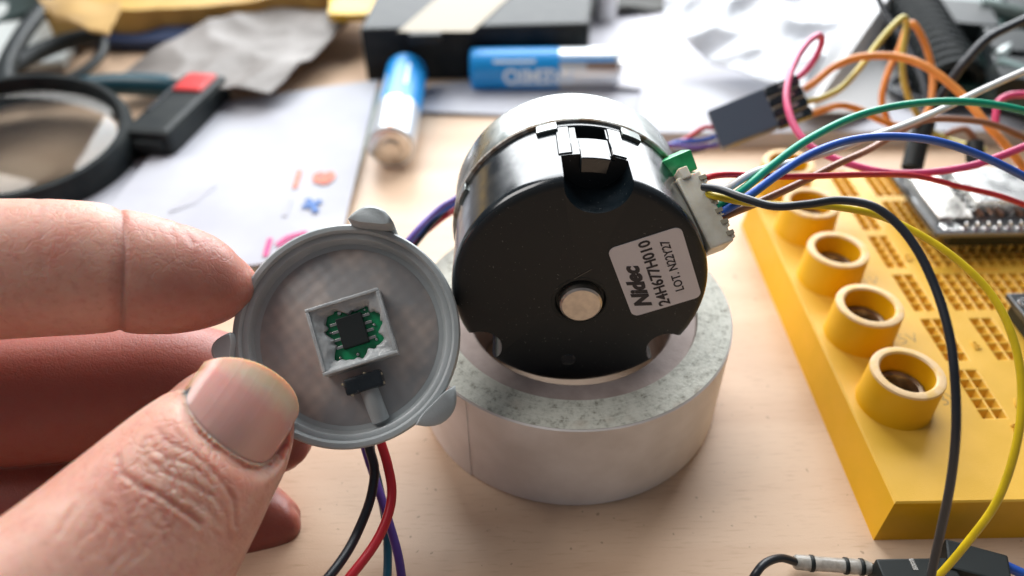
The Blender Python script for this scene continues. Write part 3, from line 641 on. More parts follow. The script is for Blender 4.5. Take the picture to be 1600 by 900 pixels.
# thumb nail plate
def nail_mat():
    m = mat('nail', (.66, .42, .36), .27, sss=.12, sssr=(1, .4, .25), coat=.3); nt = m.node_tree; N = nt.nodes; L = nt.links; b = N['Principled BSDF']
    uv = N.new('ShaderNodeAttribute'); uv.attribute_name = 'nv'; uu = N.new('ShaderNodeAttribute'); uu.attribute_name = 'nu'
    cr = N.new('ShaderNodeValToRGB'); e = cr.color_ramp.elements; e[0].position = .0; e[0].color = (.86, .50, .45, 1); e[1].position = 1; e[1].color = (.84, .58, .36, 1)
    x = e.new(.60); x.color = (.84, .41, .36, 1); x = e.new(.82); x.color = (.84, .60, .46, 1)
    tc = N.new('ShaderNodeTexCoord'); n1 = N.new('ShaderNodeTexNoise'); n1.inputs['Scale'].default_value = 4; L.new(tc.outputs['Object'], n1.inputs[0])
    ma = N.new('ShaderNodeMath'); ma.operation = 'MULTIPLY_ADD'; ma.inputs[1].default_value = .22; L.new(n1.outputs[0], ma.inputs[0]); L.new(uv.outputs['Fac'], ma.inputs[2])
    mb = N.new('ShaderNodeMath'); mb.operation = 'SUBTRACT'; mb.inputs[1].default_value = .11; L.new(ma.outputs[0], mb.inputs[0]); L.new(mb.outputs[0], cr.inputs[0])
    e2 = N.new('ShaderNodeMapRange'); e2.inputs[1].default_value = -.86; e2.inputs[2].default_value = -.97; L.new(uu.outputs['Fac'], e2.inputs[0])
    e3 = N.new('ShaderNodeMapRange'); e3.inputs[1].default_value = .93; e3.inputs[2].default_value = 1; L.new(uu.outputs['Fac'], e3.inputs[0])
    mxx = N.new('ShaderNodeMath'); mxx.operation = 'MAXIMUM'; L.new(e2.outputs[0], mxx.inputs[0]); mxx.inputs[1].default_value = 0
    mx = N.new('ShaderNodeMix'); mx.data_type = 'RGBA'; mx.inputs[7].default_value = (.42, .22, .08, 1); L.new(cr.outputs[0], mx.inputs[6]); L.new(mxx.outputs[0], mx.inputs[0]); L.new(mx.outputs[2], b.inputs['Base Color'])
    n4 = N.new('ShaderNodeTexNoise'); n4.noise_dimensions = '1D'; n4.inputs['Scale'].default_value = 9; n4.inputs['Detail'].default_value = 3; L.new(uu.outputs['Fac'], n4.inputs['W'])
    bp = N.new('ShaderNodeBump'); bp.inputs['Strength'].default_value = .5; bp.inputs['Distance'].default_value = .02; L.new(n4.outputs[0], bp.inputs['Height']); L.new(bp.outputs[0], b.inputs['Normal'])
    return m
NU, NVn = 40, 30; vs, fs, au, av = [], [], [], []
for lay in (0, 1):
    for j in range(NVn+1):
        for i in range(NU+1):
            u = -1+2*i/NU; p_ = u*PHI; v = v0f(p_)+(v1f(p_)-v0f(p_))*j/NVn
            lift = .010*math.sin(math.pi*min(1, j/NVn*1.2)) - .03*max(0, 1-j/1.2)**1.5 - .03*max(0, abs(u)-.8)/.2
            vs.append(nail_pt(p_, v, lift-(.045 if lay else 0))); au.append(u); av.append(v)
W2 = NU+1; N2 = W2*(NVn+1)
for j in range(NVn):
    for i in range(NU):
        a = j*W2+i; fs.append((a, a+1, a+1+W2, a+W2)); fs.append((N2+a, N2+a+W2, N2+a+1+W2, N2+a+1))
rim = [i for i in range(W2)]+[j*W2+NU for j in range(1, NVn+1)]+[NVn*W2+i for i in range(NU-1, -1, -1)]+[j*W2 for j in range(NVn-1, 0, -1)]
for a, b in zip(rim, rim[1:]+rim[:1]): fs.append((a, N2+a, N2+b, b))
nail = build('thumbnail', vs, fs, nail_mat(), hand, True)
for nm, dat in (('nu', au), ('nv', av)):
    at = nail.data.attributes.new(nm, 'FLOAT', 'POINT'); at.data.foreach_set('value', np.array(dat, np.float32))

# ------------------------------------------------------------------ yellow prototyping board
BX, BY, BH = 6.33, 7.0, 1.02; BW, BD = 13.0, 9.55
bb_ = empty('prototyping_board', (BX, BY, 0), 'thick yellow plastic prototyping board with five round sockets down its left edge', 'circuit board')
def B(x, y, z=0): return Vector((BX+x, BY+y, z))
# hole blocks: (x0, y0, cols, rows)
PIT = .254; blocks = []
for i in range(6): blocks.append((2.44, 1.84+i*1.50, 2, 5))
blocks += [(3.49, 3.34, 2, 5)]
for i in range(2, 6): blocks.append((3.33 if i < 4 else 3.36, 1.84+i*1.50 if i < 4 else 1.84+i*1.5, 30, 5))
for k in range(1, 9): blocks.append((3.49+k*.9+.1, 3.34, 2, 5))
for k in range(0, 9): blocks.append((4.25+k*.95, 1.84, 2, 5))
taken = []
RX0, RX1, RY0, RY1 = .12, BW-.12, .12, BD-.12
# body with chamfered sides; its top is cut by rectangular openings for the hole blocks
xs = sorted({RX0, RX1, *[b[0] for b in blocks], *[b[0]+b[2]*PIT for b in blocks]})
xs = [x for x in xs if x <= RX1]; ys = sorted({RY0, RY1, *[b[1] for b in blocks], *[b[1]+b[3]*PIT for b in blocks]})
def inblk(x, y): return any(b[0] < x < b[0]+b[2]*PIT and b[1] < y < b[1]+b[3]*PIT for b in blocks)
bm = bmesh.new(); vc = {}
def gv(x, y, z):
    k_ = (round(x, 4), round(y, 4), round(z, 4))
    if k_ not in vc: vc[k_] = bm.verts.new(B(*k_))
    return vc[k_]
for i in range(len(xs)-1):
    for j in range(len(ys)-1):
        if inblk((xs[i]+xs[i+1])/2, (ys[j]+ys[j+1])/2): continue
        bm.faces.new([gv(xs[i], ys[j], BH), gv(xs[i+1], ys[j], BH), gv(xs[i+1], ys[j+1], BH), gv(xs[i], ys[j+1], BH)])
c0 = [(0, 0), (BW, 0), (BW, BD), (0, BD)]; c1 = [(RX0-.03, RY0-.03), (RX1+.03, RY0-.03), (RX1+.03, RY1+.03), (RX0-.03, RY1+.03)]
b_top = {0: [gv(x, RY0, BH) for x in xs], 1: [gv(RX1, y, BH) for y in ys], 2: [gv(x, RY1, BH) for x in reversed(xs)], 3: [gv(RX0, y, BH) for y in reversed(ys)]}
ring1 = [bm.verts.new(B(*p, BH-.03)) for p in c1]; ring0 = [bm.verts.new(B(*p, .0)) for p in c0]
for k_ in range(4):
    bm.faces.new([ring1[k_], ring1[(k_+1) % 4]]+b_top[k_][::-1]); bm.faces.new([ring0[k_], ring0[(k_+1) % 4], ring1[(k_+1) % 4], ring1[k_]])
bm.faces.new(ring0[::-1]); bmesh.ops.recalc_face_normals(bm, faces=bm.faces)
me = bpy.data.meshes.new('body'); bm.to_mesh(me); bm.free(); bo = link('body', me, m_yel_glare, bb_); me.materials.append(m_yel)
for p in me.polygons:
    if abs(p.normal.z) < .6: p.material_index = 1
meb = {}
m_hole = mat('yellow_hole', (.78, .38, .035), .5)
def holes(cols, rows):
    if (cols, rows) in meb: return meb[(cols, rows)]
    vs, fs = [], []
    for i in range(cols):
        for j in range(rows):
            x0, y0 = i*PIT, j*PIT; n = len(vs); g = .022; g2 = .068
            for (mg, z) in ((0, 0), (g, -.012), (g2, -.15), (g2, -.45)):
                vs += [(x0+mg, y0+mg, z), (x0+PIT-mg, y0+mg, z), (x0+PIT-mg, y0+PIT-mg, z), (x0+mg, y0+PIT-mg, z)]
            for l in range(3):
                for q in range(4): fs.append((n+4*l+q, n+4*l+(q+1) % 4, n+4*l+4+(q+1) % 4, n+4*l+4+q))
            fs.append((n+12, n+13, n+14, n+15))
    me = bpy.data.meshes.new('hole_block'); me.from_pydata(vs, [], fs); me.materials.append(m_yel_glare); meb[(cols, rows)] = me; return me
for (x, y, c_, r_) in blocks:
    c_ = min(c_, int((RX1-x)/PIT)) if x+c_*PIT > RX1 else c_
    if c_ < 1: continue
    o = bpy.data.objects.new('hole_block', holes(c_, r_)); col.objects.link(o); o.parent = bb_; o.location = (x, y, BH)
# sockets
m_worn_glare = mat('worn_glare_plastic', (.80, .56, .30), .55, c2=(.78, .50, .16), nscale=4, ncut=(.45, .65), bump=.3, bscale=30)  # pale socket rims: wear, plus window glare put into the colour
for i in range(5):
    sx, sy = .957, 2.30+i*1.86; o = B(sx, sy, 0)
    s = lathe('socket', [(.70, BH-.01), (.685, BH+.03), (.66, BH+.80), (.645, BH+.84), (.60, BH+.855), (.52, BH+.85), (.49, BH+.82), (.47, BH+.25), (.47, BH-.1)], m_yel, bb_, o, None, 56)
    lathe('worn_glare_rim', [(.662, BH+.80), (.648, BH+.842), (.60, BH+.858), (.52, BH+.853), (.487, BH+.82)], m_worn_glare, s, o, None, 56)
    lathe('metal_insert', [(.468, BH+.36), (.44, BH+.40), (.40, BH+.42), (.33, BH+.40), (.29, BH+.30), (.27, BH+.1), (.0, BH+.08)],
          mat('tarnished_brass', (.36, .28, .2), .35, .9, c2=(.2, .15, .11), nscale=6), s, o, None, 40)
ID3 = Matrix.Identity(3); m_emb = m_yel_glare
for s, x, y, sz in (('A', 3.32, 2.20, .32), ('B', 3.27, 3.75, .32), ('C', 3.16, 5.15, .32), ('D', 3.1, 6.7, .32)):
    text('raised_letter', s, sz, B(x-.02, y, BH+.004), Matrix.Rotation(math.pi/2*0, 3, 'Z'), m_emb, bb_, depth=.028)
for s, x, y in (('50', 2.95, 1.62), ('51', 3.35, 1.60)):
    text('raised_number', s, .2, B(x, y, BH+.004), Matrix.Rotation(math.pi/2, 3, 'Z'), m_emb, bb_, depth=.028)
m_pencil = mat('pencil_mark', (.16, .13, .10), .6)
for s, x, y, a in (('5V', 1.95, 4.0, .1), ('5V', 1.85, 5.9, -.1), ('3V', 2.05, 2.35, .2)):
    text('pencil_note', s, .42, B(x, y, BH+.002), Matrix.Rotation(a, 3, 'Z'), m_pencil, bb_, bold=-.012, depth=.001)
for x in (3.95, 7.2, 10.4):
    box('slot', B(x+.5, 6.22, BH+.003), (1.05, .09, .012), m_hole, bb_, .004)

# ------------------------------------------------------------------ microcontroller module plugged in the board
q = Z(1463, 366, 1.75); mx0, my0 = q.x, q.y
mod = empty('microcontroller_module', (mx0, my0, BH), 'small circuit module with a bright metal shield plugged into the yellow board', 'circuit module')
MZ = 1.70; MW_, MD_ = 4.9, 2.75
m_pcbk = mat('black_pcb', (.03, .035, .04), .3, c2=(.05, .055, .06), nscale=8, coat=.4)
box('circuit_board', (mx0+MW_/2, my0+MD_/2, MZ), (MW_, MD_, .16), m_pcbk, mod, .03)
box('board_edge_trim', (mx0+MW_/2, my0+.004, MZ+.02), (MW_-.06, .03, .10), mat('pcb_edge', (.30, .29, .26), .5), mod, 0)
box('header_strip', (mx0+MW_/2+.2, my0+.16, MZ-.21), (MW_-.4, .25, .25), m_blackm, mod, .01)
box('header_strip', (mx0+MW_/2+.2, my0+MD_-.16, MZ-.21), (MW_-.4, .25, .25), m_blackm, mod, .01)
m_sold = mat('solder', (.75, .75, .74), .22, 1, bump=.3, bscale=20)
box('metal_shield', (mx0+2.15, my0+1.50, MZ+.26), (1.95, 1.55, .34), mat('shield_metal', (.78, .78, .76), .28, 1, rvar=.05), mod, .03)
box('antenna_plate', (mx0+.62, my0+1.40, MZ+.15), (.80, 1.9, .12), m_steel, mod, .02)
for k_ in range(6): box('antenna_trace', (mx0+1.08, my0+.8+k_*.25, MZ+.12), (.14, .12, .08), m_sold, mod, .01)
lathe('mounting_ring', [(.10, .0), (.11, .02), (.20, .02), (.22, 0)], m_sold, mod, (mx0+.42, my0+.26, MZ+.085), None, 24)
for k_ in range(14):
    x = mx0+.72+k_*.254
    lathe('solder_joint', [(0, .17), (.035, .16), (.04, .08), (.085, .02), (.1, 0)], m_sold, mod, (x, my0+.17, MZ+.08), None, 14)
    box('pin', (x, my0+.16, MZ-.45), (.06, .06, .28), m_steel, mod, 0)
    if k_ < 8: box('castellated_pad', (mx0+1.3+k_*.24, my0+.66, MZ+.12), (.10, .14, .09), m_sold if k_ % 2 else mat('copper_pad', (.5, .3, .2), .4, .8), mod, .01)
for (x, y, sx, sy, sz) in ((3.5, .55, .34, .26, .2), (3.6, 1.1, .5, .4, .18), (3.5, 1.8, .3, .5, .2), (4.2, 1.4, .6, .8, .3), (4.1, .6, .3, .22, .16), (3.4, 2.3, .4, .2, .16)):
    box('component', (mx0+x, my0+y, MZ+.08+sz/2), (sx, sy, sz), m_sold, mod, .03)
cl = Z(1590, 498, BH+.25)
sm = box('small_module', (cl.x+.75, cl.y-.1, BH+.42), (1.6, 1.3, .14), m_pcbk, None, .03); tag(sm, 'corner of a small black board at the right edge under the yellow wire', 'circuit module')
lathe('pad', [(.08, .0), (.09, .02), (.17, .02), (.18, 0)], m_sold, sm, (cl.x+.2, cl.y+.2, BH+.50), None, 20)
box('header_strip', (cl.x+.75, cl.y-.1, BH+.18), (1.4, 1.0, .34), m_blackm, sm, .01)

# ------------------------------------------------------------------ wires
def W(name, rows, r, m, label, cat='wire', group=None, **k):
    r = r*.9; pts = [D(x+random.uniform(-1, 1)*1.1, y+random.uniform(-1, 1)*1.1, t) for x, y, t in rows]
    o = tube(name, pts, r, m, None, **k); return tag(o, label, cat, group)
wr_red = wirem('red', (.62, .02, .035)); wr_white = wirem('white', (.78, .77, .76)); wr_green = wirem('green', (.0, .36, .20)); wr_blue = wirem('blue', (.03, .12, .55))
wr_brown = wirem('brown', (.30, .13, .07)); wr_yel = wirem('yellow', (.72, .52, .01)); wr_blk = wirem('black', (.018, .022, .03)); wr_grey = wirem('grey', (.016, .02, .027))
wr_pink = wirem('pink', (.72, .07, .20)); wr_or = wirem('orange', (.85, .30, .06)); wr_ly = wirem('lemon', (.66, .55, .12)); wr_pur = wirem('purple', (.13, .07, .38)); wr_teal = wirem('teal', (.01, .10, .16))
G = 'wires from the motor connector'
W('wire', [(1100, 280, 12.3), (1118, 275, 12.2), (1150, 273, 12.3), (1230, 276, 12.6), (1350, 273, 13.3), (1430, 276, 13.9), (1500, 291, 14.2), (1560, 306, 14.4), (1610, 322, 14.6), (1700, 350, 15)], .062, wr_red, 'red wire running level from the motor connector over the shiny module', group=G)
W('wire', [(1105, 318, 12.3), (1139, 293, 12.2), (1183, 269, 12.4), (1239, 253, 12.8), (1300, 236, 13.3), (1350, 218, 13.8), (1420, 194, 14.2), (1480, 168, 14.5), (1540, 138, 14.7), (1610, 107, 15), (1700, 70, 15.4)], .075, wr_white, 'white wire from the motor connector rising to the upper right', group=G)
W('wire', [(1108, 330, 12.2), (1130, 318, 12.15), (1165, 292, 12.2), (1210, 256, 12.4), (1260, 220, 12.6), (1330, 184, 13.0), (1400, 166, 13.4), (1480, 158, 13.8), (1550, 163, 14.0), (1620, 180, 14.2), (1700, 215, 14.4)], .078, wr_green, 'green wire arching from the motor connector to the right edge', group=G)
W('wire', [(1110, 340, 12.15), (1130, 329, 12.1), (1170, 306, 12.0), (1220, 270, 12.0), (1270, 238, 12.1), (1330, 219, 12.3), (1400, 213, 12.5), (1470, 222, 12.7), (1540, 247, 12.9), (1610, 280, 13.1), (1700, 330, 13.3)], .078, wr_blue, 'royal blue wire arching from the motor connector over the module', group=G)
W('wire', [(1112, 350, 12.15), (1140, 335, 12.2), (1190, 313, 12.5), (1250, 285, 13.0), (1310, 256, 13.6), (1360, 232, 14.2), (1410, 203, 14.8), (1450, 188, 15.2), (1500, 187, 15.5), (1550, 195, 15.7), (1610, 220, 16), (1700, 270, 16.4)], .075, wr_brown, 'brown wire from the motor connector passing behind the blue one', group=G)
W('wire', [(1100, 303, 12.2), (1125, 308, 12.0), (1170, 318, 11.9), (1240, 320, 11.9), (1300, 322, 11.9), (1370, 336, 11.9), (1430, 362, 11.8), (1490, 402, 11.6), (1545, 455, 11.4), (1580, 520, 11.2), (1597, 600, 11.1), (1590, 690, 11.1), (1560, 780, 11.3), (1510, 850, 11.6), (1462, 905, 11.9), (1400, 960, 12.2)], .066, wr_yel, 'yellow wire curving from the motor connector down the right side to the bottom', group=G)
W('wire', [(1098, 291, 12.1), (1125, 296, 11.8), (1165, 311, 11.5), (1210, 323, 11.3), (1260, 320, 11.2), (1315, 312, 11.1), (1370, 326, 10.9), (1420, 372, 10.7), (1458, 440, 10.5), (1482, 520, 10.3), (1493, 600, 10.2), (1494, 680, 10.3), (1484, 760, 10.6), (1468, 840, 11.0), (1452, 910, 11.3), (1440, 980, 11.6)], .072, wr_grey, 'near black wire curving from the motor connector down over the yellow sockets', group=G)
# jumper wires from the black plug
G2 = 'jumper wires leaving the black four-way plug'
W('wire', [(1236, 128, 18.2), (1258, 112, 18.0), (1275, 90, 17.8), (1285, 66, 17.5), (1280, 55, 17.3), (1262, 66, 17.0), (1243, 92, 16.6), (1231, 125, 16.1), (1230, 160, 15.7), (1243, 200, 15.3), (1270, 230, 15.0), (1320, 254, 14.7), (1380, 268, 14.5), (1440, 270, 14.3), (1510, 260, 14.1), (1560, 245, 14.0), (1610, 225, 14.0), (1700, 190, 14.2)], .085, wr_pink, 'pink jumper wire with a small loop above the black plug', group=G2)
W('wire', [(1255, 140, 18.1), (1275, 126, 18.0), (1305, 104, 17.8), (1345, 90, 17.6), (1400, 88, 17.4), (1450, 105, 17.1), (1500, 146, 16.8), (1540, 192, 16.5), (1580, 238, 16.4), (1605, 275, 16.4), (1650, 360, 16.6)], .10, wr_or, 'thick orange jumper wire arching highest from the black plug', group=G2)
W('wire', [(1262, 158, 18.0), (1285, 153, 18.0), (1315, 138, 18.0), (1345, 105, 18.0), (1375, 65, 18.1), (1402, 34, 18.2), (1414, 28, 18.3), (1416, 45, 18.5), (1410, 90, 18.7), (1413, 130, 18.9), (1425, 165, 19.1), (1445, 195, 19.3), (1475, 215, 19.4), (1540, 235, 18.6)], .085, wr_ly, 'pale yellow jumper wire with a sharp peak right of the plug', group=G2)
W('wire', [(1268, 178, 17.9), (1290, 170, 17.9), (1315, 164, 17.9), (1345, 172, 18.0), (1375, 188, 18.1), (1405, 197, 18.2), (1435, 190, 18.4), (1452, 165, 18.5), (1457, 120, 18.6), (1448, 75, 18.6), (1430, 40, 18.6), (1418, 40, 18.7), (1405, 75, 18.8), (1388, 110, 18.9), (1378, 150, 19.0), (1383, 180, 19.1), (1400, 215, 19.4)], .09, wr_or, 'orange jumper wire leaving the lowest slot of the plug and looping upward', group=G2)
W('cable', [(1365, -20, 21), (1385, 22, 20.6), (1410, 60, 20.2), (1435, 105, 19.8), (1447, 150, 19.4), (1446, 195, 19.2), (1440, 225, 19.2)], .095, wr_grey, 'thin slate grey cable dropping to the board behind the orange loops', 'cable')
W('cable', [(1640, 15, 17.8), (1590, 35, 17.9), (1545, 60, 18), (1510, 95, 18.2), (1485, 130, 18.5), (1460, 168, 18.8), (1438, 205, 19), (1425, 235, 19.2)], .12, wr_blk, 'black cable slanting down from the right edge to the board corner', 'cable')
W('plug', [(1445, 192, 18.6), (1436, 220, 18.5), (1424, 262, 18.4)], .28, m_blackm, 'stubby black plug standing in the far side of the yellow board', 'plug', n=6, seg=12)
W('wire', [(1478, 212, 18.4), (1495, 203, 18.2), (1510, 203, 18.1), (1522, 216, 18.1), (1524, 232, 18.2)], .09, wr_brown, 'short copper coloured wire bent into the far board socket')
W('plug', [(1524, 222, 18.0), (1523, 250, 17.9)], .22, m_blackm, 'small dark plug on the copper coloured wire', 'plug', n=6, seg=12)
W('wire', [(1556, 200, 16.8), (1556, 178, 16.8), (1562, 158, 16.8), (1580, 148, 16.8), (1620, 147, 16.8)], .09, wr_pink, 'crimson wire hooking in from the right edge')
# lead bundle behind the motor
G3 = 'leads twisted behind the motor'
W('wire', [(1122, 200, 18.6), (1100, 200, 18.6), (1072, 216, 18.6), (1040, 232, 18.4), (980, 262, 18), (850, 300, 17), (750, 310, 16.6), (700, 336, 16.2), (668, 360, 15.8), (640, 384, 15.4), (590, 430, 14.8)], .07, wr_red, 'red lead from the black plug passing behind the motor', group=G3)
W('wire', [(1122, 214, 18.6), (1090, 220, 18.6), (1060, 222, 18.5), (1030, 234, 18.4), (960, 258, 17.9), (850, 290, 17), (745, 302, 16.5), (700, 322, 16.1), (672, 342, 15.8), (645, 372, 15.4), (600, 420, 14.8)], .07, wr_blue, 'blue lead from the black plug passing behind the motor', group=G3)
W('wire', [(1122, 228, 18.6), (1085, 230, 18.5), (1058, 228, 18.4), (1025, 228, 18.3), (960, 250, 17.8), (850, 284, 16.9), (745, 298, 16.4), (702, 316, 16.0), (676, 334, 15.7), (650, 360, 15.3), (610, 410, 14.8)], .07, wr_pur, 'purple lead twisted with the red and blue ones behind the motor', group=G3)
W('wire', [(1122, 222, 18.8), (1090, 236, 18.8), (1050, 238, 18.6), (1010, 250, 18.4), (850, 304, 17.2), (752, 312, 16.7), (704, 326, 16.3), (680, 345, 15.9), (650, 380, 15.5), (600, 440, 14.9)], .07, wr_blk, 'black lead under the purple one behind the motor', group=G3)
# leads out of the cap, down and towards the camera
G4 = 'leads hanging from the grey cap'
W('wire', [(570, 670, 12.4), (577, 700, 12.4), (584, 735, 12.3), (578, 780, 12.1), (560, 830, 11.8), (535, 872, 11.4), (500, 915, 11), (440, 970, 10.6), (400, 1120, 10.4), (300, 1230, 10.2), (100, 1300, 10.0)], .088, wr_blk, 'black lead from the grey cap curving to the lower left', group=G4)
W('wire', [(586, 660, 12.3), (595, 690, 12.3), (606, 725, 12.2), (613, 765, 12.1), (606, 805, 11.9), (585, 850, 11.6), (545, 905, 11.2), (490, 970, 10.9), (440, 1120, 10.5), (340, 1230, 10.2), (120, 1320, 10.0)], .088, wr_red, 'red lead hanging from the underside of the grey cap', group=G4)
W('wire', [(566, 670, 12.6), (570, 700, 12.6), (583, 740, 12.6), (598, 785, 12.4), (612, 830, 12.2), (622, 870, 12.1), (628, 915, 12), (628, 970, 11.8), (590, 1090, 10.8), (500, 1220, 10.2), (300, 1320, 10.0)], .082, wr_pur, 'purple lead from the grey cap, rightmost at the bottom', group=G4)
W('wire', [(578, 670, 12.7), (580, 710, 12.8), (592, 760, 12.8), (602, 810, 12.8), (605, 860, 12.7), (603, 915, 12.4), (598, 970, 12.1), (560, 1090, 10.9), (460, 1210, 10.2), (260, 1300, 10.0)], .082, wr_teal, 'dark teal lead hanging behind the red one', group=G4)

# four-way plug and its single sockets
a = D(1117, 206, 18.6); b = D(1203, 172, 18.3); ax = (b-a).normalized(); cen = D(1160, 188, 18.2)
nz = (-Fv+Uv*.25); nz = (nz-ax*nz.dot(ax)).normalized(); R_ = Matrix((ax, nz.cross(ax), nz)).transposed()
dp = empty('four_way_plug', cen, 'slate grey four-way plug housing behind the motor connector', 'plug')
box('shell', cen, ((b-a).length*1.0, 1.03, .28), mat('slate_plastic', (.055, .07, .10), .38), dp, .02, R_)
for k_ in range(4):
    yy = -.39+k_*.26
    c_ = cen+R_@Vector(((b-a).length*.5+.42, yy*1.08-.02, -.02+(.06 if k_ == 3 else 0)))
    s = box('jumper_socket', c_, (.82, .235, .25), m_black, None, .025, R_)
    tag(s, ('lowest', 'second lowest', 'second highest', 'highest')[k_]+' of the four black jumper sockets pushed on the slate grey plug', 'jumper socket', 'jumper sockets on the slate grey plug')
    box('socket_window', c_+R_@Vector((.05, 0, .127)), (.26, .08, .01), m_steel, s, 0, R_)

# bottom right connectors
zt = .16
c_ = Z(1418, 893, .3)
hd = box('header_block', c_+Vector((.05, -.18, .0)), (1.25, .55, .52), m_blackm, None, .03); tag(hd, 'black header block on the table at the bottom edge by the grey wire', 'connector')
box('header_contact', c_+Vector((.0, -.02, .263)), (.08, .2, .012), m_steel, hd, 0)
c2_ = Z(1515, 880, .35); h2 = box('header_block', c2_+Vector((0, -.1, 0)), (.95, .55, .5), m_blackm, None, .04, Matrix.Rotation(-.35, 3, 'Z')); tag(h2, 'second black connector block half under the yellow wire', 'connector')
cr_ = empty('crimp_splice', Z(1300, 884, .2), 'clear crimp splice with dark bands between a grey wire and black header', 'wire splice')
A_, Bp = Z(1238, 878, .22), Z(1372, 888, .26); vec = Bp-A_; Rx = frame(vec.normalized(), (0, 0, 1)); Lc = vec.length
m_clear = mat('clear_sleeve', (.62, .60, .55), .18, c2=(.4, .38, .34), nscale=9, trans=.35, bump=.3, bscale=14)
lathe('sleeve', [(0, .02), (.10, .02), (.125, .06), (.13, .25*Lc), (.12, .3*Lc), (.12, .62*Lc), (.13, .65*Lc), (.125, .86*Lc), (.05, .98*Lc), (0, 1.0*Lc)], m_clear, cr_, A_, Rx, 24)
for f0 in (.20, .60, .78): lathe('band', [(.135, f0*Lc), (.142, f0*Lc+.01), (.142, f0*Lc+.06), (.135, f0*Lc+.07)], m_blackm, cr_, A_, Rx, 24)
lathe('metal_ferrule', [(.06, .85*Lc), (.095, .87*Lc), (.075, .97*Lc), (.03, 1.06*Lc), (0, 1.07*Lc)], m_steel, cr_, A_, Rx, 16)
o = tube('wire', [Z(1165, 925, .1), Z(1180, 898, .5), Z(1196, 880, .55), Z(1220, 872, .45), Z(1246, 879, .25)], .07, wr_grey, None); tag(o, 'short dark grey wire bent into the clear splice at the bottom', 'wire')
o = tube('wire', [Z(1545, 874, .45), Z(1575, 886, .4), Z(1620, 905, .3), Z(1700, 930, .2)], .085, wr_blue, None); tag(o, 'deep blue wire leaving the bottom right corner', 'wire')
o = tube('pin', [Z(1515, 866, .45), Z(1546, 875, .45)], .04, m_steel, None, seg=8); tag(o, 'bare metal pin at the end of the deep blue wire', 'pin')

# ------------------------------------------------------------------ batteries
m_bblue = mat('battery_blue', (.005, .26, .66), .38); m_bsilv = mat('battery_silver', (.66, .70, .74), .3, .55); m_bwhite = mat('white_print', (.62, .74, .86), .4)
m_copper = mat('battery_copper', (.50, .34, .27), .3, .8)
def battery(A, Bv, label, txt, spin):
    v = Bv-A; L_ = v.length; R_ = frame(v.normalized(), (0, 0, 1)); r = .72
    e = empty('battery', A.lerp(Bv, .5), label, 'battery', 'blue and silver batteries behind the motor')
    lathe('blue_sleeve', [(0, -.0), (.5, 0), (.66, .03), (r, .10), (r, .60*L_)], m_bblue, e, A, R_, 48)
    lathe('silver_sleeve', [(r, .60*L_), (r+.001, .61*L_), (r, L_-.08), (.66, L_-.02), (.5, L_-.02)], m_bsilv, e, A, R_, 48)
    lathe('end_cap', [(.64, L_-.03), (.58, L_-.005), (.30, L_+.0), (.27, L_+.12), (0, L_+.13)], m_steel, e, A, R_, 32)
    def strip(name, a0, a1, f0, f1, m, rr=.728):
        n = 8; vs = []; fs = []
        for i in range(n+1):
            a = spin+a0+(a1-a0)*i/n
            for q_ in (rr-.008, rr):
                for f in (f0, f1): vs.append(A+R_@Vector((q_*math.cos(a), q_*math.sin(a), f*L_)))
        for i in range(n):
            b_ = 4*i; fs += [(b_+2, b_+6, b_+7, b_+3), (b_, b_+1, b_+5, b_+4), (b_, b_+4, b_+6, b_+2), (b_+1, b_+3, b_+7, b_+5)]
        fs += [(0, 2, 3, 1), (4*n, 4*n+1, 4*n+3, 4*n+2)]
        return build(name, vs, fs, m, e, True)
    strip('copper_band', -.24, .08, .78, .985, m_copper)
    strip('print_bar', -.42, -.26, .16, .44, m_bwhite, .729); strip('print_bar', -.50, -.32, .60, .97, m_bblue, .731); strip('print_bar', .72, .86, .25, .60, m_bwhite, .729)
    if txt:
        # lettering wrapped on the sleeve
        cu = bpy.data.curves.new('t', 'FONT'); cu.body = txt; cu.size = .72; cu.offset = .022; cu.extrude = .003; cu.align_x = 'CENTER'; cu.align_y = 'CENTER'
        tt_ = bpy.data.objects.new('t', cu); col.objects.link(tt_); bpy.context.view_layer.update()
        me = bpy.data.meshes.new_from_object(tt_.evaluated_get(bpy.context.evaluated_depsgraph_get())); bpy.data.objects.remove(tt_)
        bm = bmesh.new(); bm.from_mesh(me); bmesh.ops.subdivide_edges(bm, edges=[x for x in bm.edges if x.calc_length() > .15], cuts=2); bmesh.ops.triangulate(bm, faces=bm.faces); bm.to_mesh(me); bm.free()
        for vtx in me.vertices:
            x, y, z = vtx.co; a = spin+.34+y/.735*1.0
            vtx.co = A+R_@Vector(((.733+z)*math.cos(a), (.733+z)*math.sin(a), (.46*L_)-x*1.0))
        link('lettering', me, m_bwhite, e)
    return e
A_, Bp = Z(735, 108, .72), Z(965, 106, .72)
R_ = frame((Bp-A_).normalized(), (0, 0, 1)); 
vl = R_.inverted() @ (CP-A_.lerp(Bp, .5)).normalized(); sp = math.atan2(vl.y, vl.x)
battery(A_, Bp, 'blue and silver battery lying crosswise behind the motor, white lettering on its side', 'PREMIO', sp)
A_, Bp = Z(636, 112, .72), Z(611, 232, .72); R_ = frame((Bp-A_).normalized(), (0, 0, 1)); vl = R_.inverted() @ (CP-A_.lerp(Bp, .5)).normalized(); sp = math.atan2(vl.y, vl.x)
battery(A_, Bp, 'blue and silver battery pointing at the camera beside the white leaflet', '', sp+.3)

